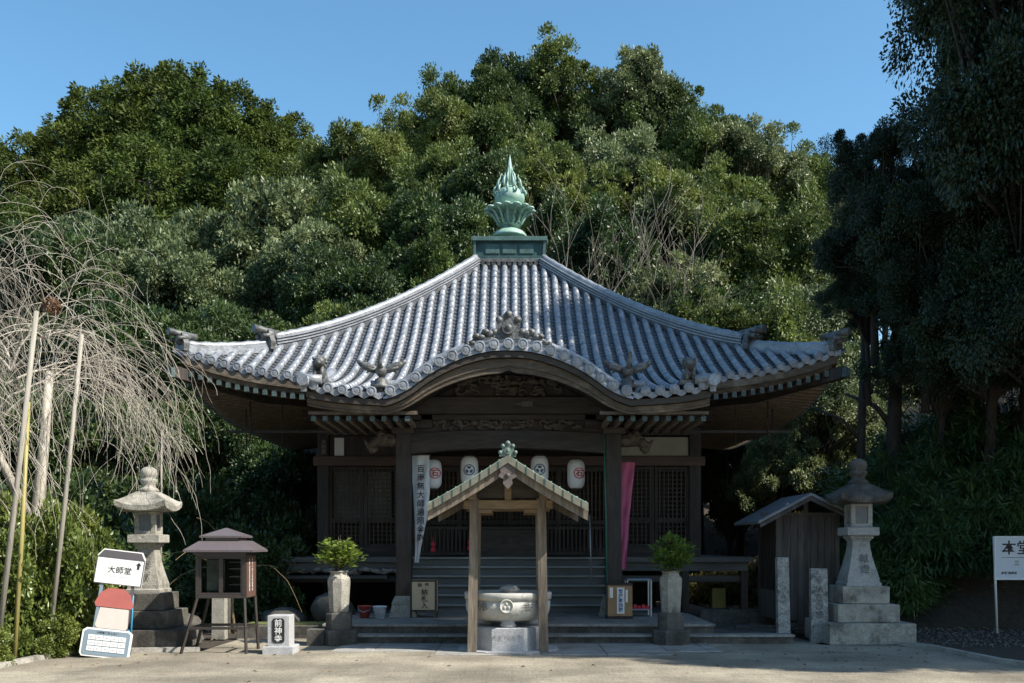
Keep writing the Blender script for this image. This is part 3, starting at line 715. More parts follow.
b = MB(); b.box(HX - 3.74, HX - 3.54, YF - .085, YF - .065, 3.52, 3.9); b.build('paper_notice', white_p, hall)

# ornaments standing on the porch roof
root = MB(); o = root; c = Vector((HX, HY - (K1 - .3), zb(0) + .17))
def onigawara(c, s_, parent, m, name='ridge_end_tile', wings=True):
    b = MB()
    pf = [(-.28, 0), (.28, 0), (.3, .16), (.2, .2), (.22, .34), (.12, .38), (.1, .46), (0, .5), (-.1, .46), (-.12, .38), (-.22, .34), (-.2, .2), (-.3, .16)]
    b.prism([(c.x + a * s_, c.z + e * s_) for a, e in pf], c.y - .07 * s_, c.y + .1 * s_)
    for a, e, r_ in ((-.17, .36, .075), (0, .46, .08), (.17, .36, .075), (-.26, .14, .07), (.26, .14, .07)): b.blob((c.x + a * s_, c.y - .03, c.z + e * s_), r_ * s_, 9, .1)
    b.tube([(c.x, c.y - .06 * s_, c.z + .2 * s_), (c.x, c.y - .13 * s_, c.z + .2 * s_)], .12 * s_, 16); b.blob((c.x, c.y - .12 * s_, c.z + .2 * s_), (.07 * s_, .04 * s_, .07 * s_), 8)
    for sg in (-1, 1):
        if not wings: continue
        for i in range(6):
            q = i / 5; b.blob((c.x + sg * (.34 + .42 * q) * s_, c.y - .02, c.z + (.1 - .2 * q * q - .05 * q) * s_ + .05 * (i % 2)), (.1 * (1 - .35 * q) * s_, .08 * s_, .075 * (1 - .35 * q) * s_), 8, .18, seed=i)
        b.tube([(c.x + sg * .28 * s_, c.y, c.z + .02), (c.x + sg * .55 * s_, c.y, c.z + .02), (c.x + sg * .86 * s_, c.y, c.z - .12 * s_)], [.07 * s_, .05 * s_, .02 * s_], 8)
    return b.build(name, m, parent)
onigawara(c, .92, hall, tile_dk)
def crane(cx, flip):
    x = HX + cx; y = HY - (K1 - .25); z = fz(cx, K1 - .25) + .08; b = MB()
    b.lathe((x, y, z), [(.15, 0), (.16, .05), (.1, .08), (.12, .14), (.07, .18)], 12)
    b.blob((x, y, z + .3), (.1, .17, .1), 10); b.tube([(x, y - .12, z + .33), (x, y - .2, z + .44), (x + .02, y - .19, z + .54), (x + .02, y - .25, z + .58)], [.05, .035, .03, .022], 8); b.tube([(x + .02, y - .25, z + .58), (x + .02, y - .36, z + .56)], [.02, .004], 6)
    b.tube([(x, y + .12, z + .28), (x, y + .32, z + .36)], [.08, .02], 6)
    for sg in (-1, 1):
        Rw = Matrix.Rotation(-sg * R(24), 3, 'Y'); b.blob((x + sg * .2, y + .05, z + .37), (.19, .035, .075), 10, rot=Rw); b.blob((x + sg * .33, y + .07, z + .42), (.13, .03, .05), 8, rot=Matrix.Rotation(-sg * R(42), 3, 'Y'))
        for j in range(3):
            q = j / 5; b.tube([(x + sg * .06, y + .02, z + .3), (x + sg * (.2 + .04 * j), y + .05, z + .33 + .02 * j), (x + sg * (.2 + .16 * q + .06), y + .08, z + .28 + .24 * q)], [.04, .035, .008], 6)
    b.tube([(x, y, z + .15), (x, y, z + .25)], .04, 6); return b.build('crane_ornament', tile_dk, hall)
crane(-2.17, 0); crane(2.03, 1)
def lion(cx):
    x = HX + cx; y = HY - (K1 - .15); z = fz(cx, K1 - .2) + .06; b = MB(); sg = 1 if cx > 0 else -1
    b.box(x - .17, x + .17, y - .12, y + .16, z, z + .08); b.blob((x, y + .06, z + .2), (.1, .15, .12), 10, .08)
    b.blob((x - sg * .02, y - .1, z + .36), (.1, .1, .1), 10, .14); b.blob((x - sg * .02, y - .19, z + .33), (.05, .05, .04), 8)
    for dx in (-.06, .06): b.tube([(x + dx, y - .1, z + .3), (x + dx, y - .12, z + .08)], .035, 7); b.blob((x + dx * 1.4, y - .06, z + .43), (.03, .03, .04), 6); b.tube([(x + dx, y + .14, z + .2), (x + dx * 1.5, y + .06, z + .08)], .045, 7)
    b.tube([(x, y + .18, z + .25), (x, y + .24, z + .38), (x, y + .18, z + .48)], [.05, .07, .02], 8)
    for i in range(10): a = i * .63; b.blob((x - sg * .02 + .1 * math.cos(a), y - .05, z + .36 + .1 * math.sin(a)), .035, 6)
    return b.build('lion_ornament', tile_dk, hall)
lion(-3.2); lion(3.06)
for cx in (-3.43, 3.43):  # end horn tiles at the porch corners
    b = MB(); z = fz(3.4, K1) + .06; b.tube([(HX + cx - math.copysign(.05, cx), HY - K1 + .3, z), (HX + cx, HY - K1 - .12, z + .03)], .1, 10); b.tube([(HX + cx - math.copysign(.3, cx), HY - K1 + .02, z + .05), (HX + cx + math.copysign(.12, cx), HY - K1 - .02, z + .07)], .085, 10); b.build('corner_tile', tile, hall)
# ---------------------------------------------------------------- stone platform and kerbs round the hall
b = MB(); b.box(-3.1, 3.33, 16.42, 21.3, 0, .3)
sp = b.build('stone_platform', granite_dk, None, 'broad low stone platform carrying the porch columns and stair', 'platform')
b = MB(); b.box(-2.75, 4.55, 16.1, 18.4, 0, .15); b.build('lower_step', granite_dk, sp)
b = MB(); b.box(-3.12, 3.35, 16.39, 19.0, .262, .305); b.box(-2.77, 4.57, 16.07, 16.385, .118, .156); b.build('tread_slabs', plat_stone, sp)
b = MB(); b.box(-3.25, -2.98, 15.75, 16.3, 0, .27); b.build('kerb_block', granite_dk, None, 'short rough stone block left of the vase pedestal, at the platform corner', 'stone block')
b = MB(); b.box(-4.7, -3.35, 17.0, 17.25, 0, .22); b.build('kerb_block', granite_dk, None, 'long mossy kerb stone behind the small carved stone marker', 'stone block')
b = MB(); b.box(3.5, 4.9, 18.5, 18.75, 0, .4); b.build('kerb_block', granite_dk, None, 'low dark stone kerb right of the platform, in front of the veranda', 'stone block')
b = MB(); b.box(3.9, 4.6, 17.3, 17.5, .15, .2); b.build('kerb_block', granite_dk, None, 'thin flat slab lying on the lower step right of the vase', 'stone block')

# ---------------------------------------------------------------- stone lanterns
def lantern(loc, s_, label, m1, m2):
    t = thing('stone_lantern', label, 'stone lantern', loc, 'pair of stone lanterns flanking the hall'); x, y, z = 0, 0, 0
    X, Y, _ = loc
    def sq(prof, n=4): # square section lathe, list of (half, z)
        b = MB(); b.lathe((X, Y, 0), [(h * math.sqrt(2), zz * s_) for h, zz in prof], 4, False, rot=math.pi / 4); return b
    def bev(h, z0, z1): h *= s_; c_ = .012 / s_; return [(h - .015, z0), (h, z0 + c_), (h, z1 - c_), (h - .015, z1)]
    sq(bev(.69, 0, .345)).build('base_step', m2, t); sq(bev(.5, .347, .64)).build('base_step', m2, t); sq(bev(.38, .642, .93)).build('base_step', m2, t)
    q = s_
    b = sq([(.285 * q, .932), (.285 * q, .98), (.26 * q, 1.0), (.26 * q, 1.06), (.21 * q, 1.25), (.17 * q, 1.42), (.145 * q, 1.58), (.14 * q, 1.66), (.165 * q, 1.70), (.19 * q, 1.72), (.19 * q, 1.755)]); sh = b.build('shaft', m1, t)
    text('inscription', '献燈' if s_ > .95 else '奉献', .17 * q, (X + .03, Y - .222 * q, 1.3 * q), ink_grey if False else mat('chiselled groove', (.1, .1, .095), (.07, .07, .065), 5, .9, 0), sh, True, 1.05, up=(0, .27, 1), bold=-.005)
    sq([(.24 * q, 1.757), (.26 * q, 1.77), (.26 * q, 1.89), (.24 * q, 1.9)]).build('platform_slab', m1, t)
    b = MB(); h = .175 * q; pz0, pz1 = 1.902 * q, 2.29 * q
    for a in (-1, 1):
        for c in (-1, 1): b.box(X + a * (h - .035) - .035, X + a * (h - .035) + .035, Y + c * (h - .035) - .035, Y + c * (h - .035) + .035, pz0, pz1)
    for z0, z1 in ((pz0, pz0 + .06), (pz1 - .05, pz1)): b.box(X - h + .004, X + h - .004, Y - h + .004, Y + h - .004, z0 + .001, z1 - .001)
    b.box(X - h + .06, X + h - .06, Y - .02, Y + .02, pz0, pz1); fb = b.build('fire_box', m1, t)
    b = MB(); b.box(X - h + .07, X + h - .07, Y - h + .02, Y - h + .035, pz0 + .061, pz1 - .051); b.box(X + h - .035, X + h - .02, Y - h + .07, Y + h - .07, pz0 + .061, pz1 - .051); b.build('window_pane', mat('dusty lantern pane', (.13, .15, .16), (.08, .09, .1), 4, .35, .05), fb)
    # curved roof with lifted corners
    b = MB(); rs = []
    for h_, zz, lf in ((.22, 2.29, .0), (.38, 2.28, .05), (.42, 2.3, .08), (.425, 2.38, .09), (.37, 2.44, .04), (.3, 2.5, .02), (.23, 2.56, .01), (.18, 2.6, 0), (.15, 2.62, 0)):
        ring = []
        for (ax, ay), (bx_, by_) in zip([(-1, -1), (1, -1), (1, 1), (-1, 1)], [(1, -1), (1, 1), (-1, 1), (-1, -1)]):
            for j in range(6):
                f = j / 6; e = abs(2 * f - 1) ** 2.5; ring.append((X + h_ * q * (ax + (bx_ - ax) * f), Y + h_ * q * (ay + (by_ - ay) * f), (zz + lf * e) * q))
        rs.append(ring)
    b.rings(rs); b.build('roof_stone', granite_dk if s_ > .95 else granite, t)
    b = MB(); b.lathe((X, Y, 0), [(r_ * q, zz * q) for r_, zz in ((.16, 2.61), (.17, 2.65), (.14, 2.68), (.11, 2.7), (.11, 2.74), (.14, 2.79), (.145, 2.83), (.11, 2.845), (.13, 2.87), (.145, 2.93), (.13, 2.99), (.08, 3.03), (.02, 3.05))], 18); b.build('jewel', granite_dk if s_ > .95 else granite, t)
lantern((5.78, 16.62, 0), 1.0, 'tall grey stone lantern in shade beside the wooden hut', mat('grey lantern granite', (.42, .42, .4), (.27, .27, .255), 6, .85, .4, c3=(.13, .13, .12), c3amt=.35, c3scale=3, fine=60, grain=.2), granite)  # right lantern in a more neutral grey stone
lantern((-5.7, 15.62, 0), .93, 'sunlit weathered stone lantern behind the standing sign', granite, granite_dk)

# ---------------------------------------------------------------- incense burner and its shelter
cx, cy = -.06, 15.35
sh = thing('incense_shelter', 'small gabled wooden shelter with verdigris copper roof over the incense burner', 'shelter', (cx, cy, 0))
for a in (-1, 1):
    for c in (-1, 1):
        b = MB(); x = cx + a * .53; y = cy + c * .58; b.box(x - .068, x + .068, y - .068, y + .068, .02, 2.3, taper=.94, tilt=(-a * .015, 0)); b.build('post', wood_grey, sh)
b = MB(); b.box(cx - .66, cx + .66, cy - .64, cy - .53, 2.14, 2.27); b.box(cx - .66, cx + .66, cy + .53, cy + .64, 2.14, 2.27); b.box(cx - .58, cx - .46, cy - .85, cy + .85, 2.272, 2.37); b.box(cx + .46, cx + .58, cy - .85, cy + .85, 2.272, 2.37)
for a in (-1, 1):
    for c in (-1, 1): b.box(cx + a * .38 - .14, cx + a * .38 + .14, cy + c * .585 - .04, cy + c * .585 + .04, 2.08, 2.138)
b.box(cx - .05, cx + .05, cy - .8, cy + .8, 2.62, 2.72)
for c in (-1, 1): b.box(cx - .05, cx + .05, cy + c * .585 - .04, cy + c * .585 + .04, 2.272, 2.62)
b.build('beam', mat('honey brown beam', (.26, .18, .1), (.14, .1, .06), 6, .7, .3, (.2, 1, 1), grain=.2), sh)
GR = lambda s_: 2.90 - .68 * s_ + .065 * s_ * s_   # roof line over |x|
Y0, Y1 = cy - 1.12, cy + 1.12
ss = np.linspace(0, 1.15, 14)
def gable(y0, y1, top, bot, name, m, parent, ext=0):
    b = MB()
    for sg in (-1, 1):
        rs = []
        for s_ in ss: rs.append([(cx + sg * (s_ + ext), y0, GR(s_) + top), (cx + sg * (s_ + ext), y0, GR(s_) + bot), (cx + sg * (s_ + ext), y1, GR(s_) + bot), (cx + sg * (s_ + ext), y1, GR(s_) + top)])
        b.rings(rs)
    return b.build(name, m, parent)
rf = gable(Y0, Y1, 0, -.035, 'roof', copper, sh)
gable(Y0 - .035, Y0, -.012, -.12, 'verge_trim', mat('tarnished copper verge', (.23, .22, .17), (.14, .14, .11), 5, .5, .2, metal=.2), rf)
b = MB()
for sg in (-1, 1):
    for i in range(1, 9):
        s_ = i * .132; z = GR(s_); b.box(cx + sg * s_ - .006, cx + sg * s_ + .006, Y0 - .043, Y0 - .034, z - .124, z - .01)
b.build('verge_seams', copper_dark, rf)
b = MB()
for sg in (-1, 1):
    for i in range(1, 10):
        s_ = i * .124; b.box(cx + sg * s_ - .008, cx + sg * s_ + .008, Y0 + .002, Y1 - .002, GR(s_) - .008, GR(s_) + .012)
b.build('roof_seams', copper, rf)
gable(Y0 + .02, Y1 - .02, -.036, -.075, 'roof_boards', wood_grey, rf)
gable(Y0 + .03, Y0 + .09, -.12, -.25, 'bargeboard', wood_grey, sh)
b = MB(); b.prism([(cx - .62, 2.3), (cx + .62, 2.3), (cx + .55, 2.43), (cx, 2.78), (cx - .55, 2.43)], cy - .6, cy - .57); b.build('gable_fill', wood_dark_h, sh)
gable(Y1 - .09, Y1 - .03, -.08, -.22, 'bargeboard', wood_grey, sh)
for y in np.linspace(Y0 + .3, Y1 - .3, 7):
    for sg in (-1, 1):
        b = MB()
        rs = [[(cx + sg * s_, y - .025, GR(s_) - .076), (cx + sg * s_, y - .025, GR(s_) - .13), (cx + sg * s_, y + .025, GR(s_) - .13), (cx + sg * s_, y + .025, GR(s_) - .076)] for s_ in ss]
        b.rings(rs); b.build('rafter', wood_tan, sh)
b = MB(); y = Y0 - .01; z = 2.62
b.prism([(cx + a, z + e) for a, e in ((-.12, .1), (0, .16), (.12, .1), (.1, .02), (.14, -.03), (.06, -.08), (.07, -.14), (0, -.22), (-.07, -.14), (-.06, -.08), (-.14, -.03), (-.1, .02))], y, y + .03); b.blob((cx, y - .01, z - .02), (.035, .02, .035), 8); b.build('gable_pendant', mat('pinkish grey carving', (.15, .125, .115), (.09, .075, .07), 8, .8, .3), sh)
b = MB(); b.tube([(cx, Y0, 2.93), (cx, Y1, 2.93)], .05, 8); b.build('ridge_cap', copper, rf)
onigawara(Vector((cx, Y0 + .03, 2.87)), .42, sh, mat('verdigris ornament', (.18, .25, .22), (.06, .085, .08), 12, .5, .4), 'ridge_ornament', False)
# pedestal
by = 15.3
b = MB(); b.lathe((cx, by, 0), [(.82, .0), (.82, .03), (.8, .035)], 8, False, rot=math.pi / 8); pd_s = b
pd = thing('burner_pedestal', 'squat eight sided granite block under the stone incense burner', 'pedestal', (cx, by, 0))
b.build('ground_slab', granite_lt, pd)
b = MB(); b.lathe((cx, by, 0), [(.62, .036), (.62, .36), (.6, .375)], 8, False, rot=math.pi / 8); b.build('block', granite_lt, pd)
text('inscription', '納主 今治市', .09, (cx - .02, by - .578, .235), mat('shallow carved grey', (.27, .27, .27), (.22, .22, .22), 5, .9, 0), pd, bold=-.01)
bn = thing('incense_burner', 'round stone incense burner bowl with raised crest on its belly', 'incense burner', (cx, by, .376))
b = MB(); b.lathe((cx, by, .376), [(.45, .09), (.56, .12), (.62, .18), (.645, .26), (.65, .38), (.635, .385), (.635, .40), (.665, .405), (.67, .5), (.655, .515), (.57, .515), (.56, .44), (.0, .43)], 44)
bowl = b.build('bowl', mat('smooth pale stone', (.5, .49, .45), (.38, .37, .34), 5, .6, .2, c3=(.27, .26, .24), c3amt=.3, c3scale=4, fine=70, grain=.12), bn)
b = MB()
for i in range(3):
    a = -math.pi / 2 + i * 2.094; x, y = cx + .42 * math.cos(a), by + .42 * math.sin(a); b.lathe((x, y, .376), [(.1, 0), (.13, .03), (.1, .06), (.14, .12)], 12)
b.build('foot', granite_lt, bn)
b = MB(); b.lathe((cx, by, .79), [(.555, 0), (.45, .05), (.2, .08), (0.01, .09)], 24); b.build('ash', mat('pale incense ash', (.5, .46, .42), (.38, .35, .32), 8, .95, .5), bn)
b = MB(); y = by - .665; b.lathe((0, 0, 0), [(.105, 0), (.105, .035), (.09, .04), (.085, .02), (.06, .02)], 20)
M_ = Matrix.Translation((cx - .02, y + .03, .70)) @ Matrix.Rotation(R(90), 4, 'X'); b.xform(M_); em = b.build('raised_crest', MATS['smooth pale stone'], bn)
b = MB()
for i in range(3):
    a = math.pi / 2 + i * 2.094; b.blob((cx - .02 + .035 * math.cos(a), y + .008, .70 + .035 * math.sin(a)), (.025, .012, .03), 8)
b.build('crest_leaves', MATS['smooth pale stone'], em)
ck = MATS['chiselled groove']
text('carved_character', '香', .16, (cx + .3, by - .605, .69), ck, bn, right=(1, .5, 0), bold=0); text('carved_character', '奉', .16, (cx - .36, by - .575, .69), ck, bn, right=(1, -.6, 0), bold=0)
# ash heap steam-free; incense pot lid behind the rim
b = MB(); b.lathe((cx + .02, by + .1, .875), [(.13, 0), (.16, .05), (.1, .1), (.02, .12)], 16); b.build('ash_mound', MATS['pale incense ash'], bn)

# ---------------------------------------------------------------- small carved stone marker
mk = thing('stone_marker', 'small grey stone post with black panel carved with white characters', 'stone marker', (-3.42, 14.75, 0))
b = MB(); b.box(-3.64, -3.2, 14.52, 14.98, 0, .12); b.build('base', granite_lt, mk)
b = MB(); b.box(-3.575, -3.265, 14.57, 14.93, .121, .57); st = b.build('post', granite_lt, mk)
b = MB(); pf = []
for (ax, az), a0 in (((.05, .14), 0), ((-.05, .14), 90), ((-.05, -.14), 180), ((.05, -.14), 270)):
    for j in range(5): a = R(a0 + j * 22.5); pf.append((-3.42 + ax + .04 * math.cos(a), .35 + az + .04 * math.sin(a)))
b.prism(pf, 14.562, 14.571); b.build('black_panel', ink, mk)
text('lettering', '前神寺', .115, (-3.42, 14.56, .35), white_p, mk, True, 1.0)

# ---------------------------------------------------------------- notice cabinet on legs
cb = thing('notice_cabinet', 'brown metal glass fronted notice cabinet on splayed legs with stepped roof', 'notice cabinet', (-4.28, 14.95, 0))
x0, x1, y0, y1 = -4.66, -3.92, 14.66, 15.26
for (x, y, a, c) in ((x0, y0, -1, -1), (x1, y0, 1, -1), (x0, y1, -1, 1), (x1, y1, 1, 1)):
    b = MB(); k_ = .2 if a < 0 else .02; b.tube([(x + a * k_, y + c * .05, .0), (x - a * .02, y, .82)], .024, 4, smooth=False); b.build('leg', brown_metal, cb)
b = MB()
for y in (y0 - .03, y1 + .03): b.box(x0 - .1, x1 + .02, y - .015, y + .015, .36, .4)
b.box(x1 - .02, x1 + .015, y0 - .01, y1 + .01, .362, .398); b.box(x0 - .11, x0 - .08, y0 - .01, y1 + .01, .362, .398); b.build('cross_rail', brown_metal, cb)
b = MB(); b.box(x0, x1, y0, y1, .82, .86); b.box(x0, x1, y0, y1, 1.42, 1.5)
for x, y in ((x0, y0), (x1 - .05, y0), (x0, y1 - .05), (x1 - .05, y1 - .05)): b.box(x, x + .05, y, y + .05, .86, 1.42)
b.box(x0 + .002, x1 - .002, y1 - .03, y1 - .01, .86, 1.42); b.build('case', brown_metal, cb)
b = MB(); b.box(x1 - .03, x1 + .003, y0 + .05, y1 - .05, .83, 1.45); sd = b.build('side_panel', mat('reddish brown panel', (.13, .07, .05), (.11, .06, .045), 2, .5, 0), cb)
for i, (s_, yy) in enumerate((('高野山真言宗四国霊場', 14.86), ('第六十四番札所前神寺', 15.02))): text('lettering', s_, .052, (x1 + .004, yy, 1.16), white_p, sd, True, .95, right=(0, 1, 0))
b = MB(); xm = (x0 + x1) / 2
for a, c in ((x0 + .05, xm), (xm, x1 - .05)):
    b.box(a, a + .03, y0 + .01, y0 + .035, .9, 1.4); b.box(c - .03, c, y0 + .01, y0 + .035, .9, 1.4); b.box(a, c, y0 + .012, y0 + .033, .862, .9); b.box(a, c, y0 + .012, y0 + .033, 1.4, 1.42)
df = b.build('sliding_door', brown_metal, cb)
b = MB(); b.box(x0 + .08, xm - .03, y0 + .02, y0 + .026, .9, 1.4); b.box(xm + .03, x1 - .08, y0 + .02, y0 + .026, .9, 1.4); b.build('glass', glassy, df)
b = MB()
for z in (1.0, 1.12, 1.24, 1.34): b.box(xm + .05, x1 - .08, y0 + .25, y1 - .06, z, z + .012)
b.build('shelf', steel, cb)
b = MB(); b.box(x0 + .06, xm - .04, y0 + .35, y0 + .36, .92, 1.38)
b.build('notice_sheet', mat('faded notice', (.3, .33, .3), (.15, .18, .17), 9, .8, 0), cb)
xc, yc = (x0 + x1) / 2, (y0 + y1) / 2
b = MB(); b.lathe((xc, yc, 0), [(.52 * 1.414, 1.5), (.52 * 1.414, 1.53), (.33 * 1.414, 1.665), (.3 * 1.414, 1.67)], 4, False, rot=math.pi / 4); b.xform(Matrix.Translation((xc, yc, 0)) @ Matrix.Diagonal((.98, .86, 1, 1)) @ Matrix.Translation((-xc, -yc, 0)))
rr_ = b.build('roof', brown_roof, cb)
b = MB(); b.lathe((xc, yc, 0), [(.24 * 1.414, 1.67), (.24 * 1.414, 1.71), (.31 * 1.414, 1.712), (.31 * 1.414, 1.74), (.02, 1.86)], 4, False, rot=math.pi / 4); b.build('roof_cap', brown_roof, rr_)

# ---------------------------------------------------------------- standing sign (figure left out; plain board in its place)
ss_ = thing('standing_sign', 'leaning pictureless sign stand, white roof shaped head board over grey chart panel', 'sign', (-5.78, 14.15, 0), rz=R(0)); ss_.scale = (1.07, 1.07, 1.07)
ss_.rotation_euler = (R(-9), R(7), R(8))
def B(): return MB()
b = B(); b.prism([(-.31, 0), (.27, 0), (.3, .04), (.3, .34), (.25, .38), (-.29, .38), (-.34, .34), (-.34, .04)], -.012, .012); b.build('chart_rim', white_p, ss_, local=True)
b = B(); b.prism([(-.29, .025), (.25, .025), (.275, .05), (.275, .33), (.24, .355), (-.275, .355), (-.31, .33), (-.31, .05)], -.02, -.013); ch = b.build('chart_panel', slate_blue, ss_, local=True)
b = B()
for i in range(5):
    for j in range(3): b.box(-.255 + i * .098, -.165 + i * .098, -.026, -.0205, .075 + j * .075, .138 + j * .075)
b.build('chart_cells', white_p, ch, local=True)
text('heading', '大師堂ごあんない', .035, (-.02, -.0215, .325), ink, None).parent = ch
for i in range(5):
    for j in range(3):
        tx = text('cell_text', '○○寺' if False else '受付', .02, (-.21 + i * .098, -.0275, .105 + j * .075), ink_grey, None); tx.parent = ch
for x in (-.2, .2):
    b = B(); b.box(x - .02, x + .02, -.01, .012, .37, 1.05); b.build('upright', slate_blue if x < 0 else grey_dark, ss_, local=True)
b = B(); pf = [(-.17, .385), (.2, .385), (.22, .42), (.2, .66), (-.17, .66), (-.2, .42)]; b.prism(pf, -.016, .006); b.build('plain_lower_board', mat('plain cream board', (.62, .55, .5), (.56, .5, .45), 9, .6, 0), ss_, local=True)
b = B(); pf = [(-.23, .67), (.23, .67), (.25, .72), (.19, .86), (.1, .93), (-.1, .93), (-.19, .86), (-.25, .72)]; b.prism(pf, -.018, .006); b.build('plain_upper_board', mat('plain coral board', (.42, .12, .1), (.36, .1, .085), 9, .6, 0), ss_, local=True)
b = B(); b.prism([(-.31, .98), (.31, .98), (.31, 1.36), (.26, 1.45), (-.24, 1.45), (-.31, 1.36)], -.02, .008); hd = b.build('head_board', white_p, ss_, local=True)
b = B(); b.prism([(-.3, 1.345), (.3, 1.345), (.25, 1.435), (-.235, 1.435)], -.027, -.0205); b.build('roof_band', grey_dark, hd, local=True)
b = B()
for z0, z1 in ((.98, .99), (1.335, 1.345)): b.box(-.3, .3, -.026, -.0205, z0, z1)
b.box(-.31, -.3, -.026, -.0205, .98, 1.345); b.box(.3, .31, -.026, -.0205, .98, 1.345); b.build('trim', grey_dark, hd, local=True)
tx = text('lettering', '大師堂', .105, (0, -.022, 1.18), ink, None); tx.parent = hd
tx = text('small_lettering', 'ごほんぞん こうぼうだいし', .022, (0, -.022, 1.09), ink_grey, None); tx.parent = hd
b = B(); b.prism([(.2, 1.27), (.235, 1.31), (.27, 1.27), (.25, 1.27), (.25, 1.215), (.22, 1.215), (.22, 1.27)], -.026, -.0205); b.build('arrow', ink, hd, local=True)
b = B(); b.tube([(.2, .02, 1.0), (.24, .3, .06)], .014, 8); b.tube([(-.2, .02, 1.0), (-.16, .3, .06)], .014, 8); b.tube([(.225, .2, .4), (-.175, .2, .4)], .01, 6); b.build('stay', blue_metal, ss_, local=True)

# ---------------------------------------------------------------- vases
def leafspray(b, c, n, rad, h, rg, L_=.085, W_=.04):
    for i in range(n):
        a = rg.uniform(0, 6.28); q = rg.random() ** .5; z = rg.uniform(0, 1); rr = rad * q * (.45 + .75 * math.sin(math.pi * min(1, z * .9 + .12)))
        p_ = Vector((c[0] + rr * math.cos(a), c[1] + rr * math.sin(a), c[2] + z * h * (1 - .25 * q)))
        d = Vector((math.cos(a) * .8 + rg.uniform(-.6, .6), math.sin(a) * .8 + rg.uniform(-.6, .6), rg.uniform(-.2, .9))).normalized(); s_ = d.cross(Vector((rg.uniform(-.5, .5), rg.uniform(-.5, .5), 1))).normalized(); l = L_ * rg.uniform(.7, 1.25); n_ = s_.cross(d)
        b.add([p_, p_ + d * l * .5 + s_ * W_ * .5 + n_ * .008, p_ + d * l, p_ + d * l * .5 - s_ * W_ * .5 + n_ * .008], [(0, 1, 2), (0, 2, 3)])
leaf_vase = leafmat('glossy evergreen leaves', (.16, .24, .04), (.05, .1, .02), .35, .3, .6)
def vase(X, Y, label, lp, seed, hz, lm):
    pd = thing('vase_pedestal', 'stacked dark stone blocks carrying the ' + ('left' if X < 0 else 'right') + ' stone vase', 'pedestal', (X, Y, 0))
    b = MB(); b.lathe((X, Y, 0), [(.30, 0), (.31, .02), (.31, .22), (.29, .25)], 8, False, rot=math.pi / 8); b.build('lower_block', granite_dk, pd)
    b = MB(); b.lathe((X, Y, 0), [(.215, .252), (.215, .5), (.2, .52)], 8, False, rot=math.pi / 8); b.build('upper_block', granite_dk, pd)
    v = thing('stone_vase', label, 'vase', (X, Y, .522))
    b = MB(); b.lathe((X, Y, .522), [(.15, 0), (.155, .02), (.17, .25), (.185, .48), (.18, .55), (.14, .6), (.135, .63), (.16, .66), (.15, .67), (.11, .67), (.1, .6)], 8, False, rot=math.pi / 8); b.build('vessel', granite, v)
    rg = random.Random(seed); t = thing('evergreen_branches', lp, 'plant', (X, Y, 1.15))
    b = MB()
    for i in range(14):
        a = rg.uniform(0, 6.28); rr = rg.uniform(.05, .3); b.tube([(X, Y, 1.08), (X + rr * .4 * math.cos(a), Y + rr * .4 * math.sin(a), 1.35), (X + rr * math.cos(a), Y + rr * math.sin(a), 1.2 + hz * rg.uniform(.5, 1))], [.008, .006, .003], 5)
    b.build('twigs', bark, t)
    b = MB(); 
    for i in range(34):
        a = rg.uniform(0, 6.28); q = rg.random() ** .55; rr = .27 * q
        leafspray(b, (X + rr * math.cos(a), Y + rr * math.sin(a), 1.13 + hz * .45 * (1 + rg.uniform(-1, 1) * math.sqrt(1.02 - q * q)) * .95), 20, .12, .17, rg, .1, .07)
    b.build('leaves', lm, t)
vase(-2.78, 16.0, 'tall pale stone vase left of the steps, lit by the sun', 'bright sunlit evergreen branches in the left stone vase', 3, .58, leaf_vase)
vase(2.55, 16.0, 'mottled stone vase right of the steps, in shade', 'dark evergreen branches with one tall sprig in the right stone vase', 9, .62, leaf_vase)

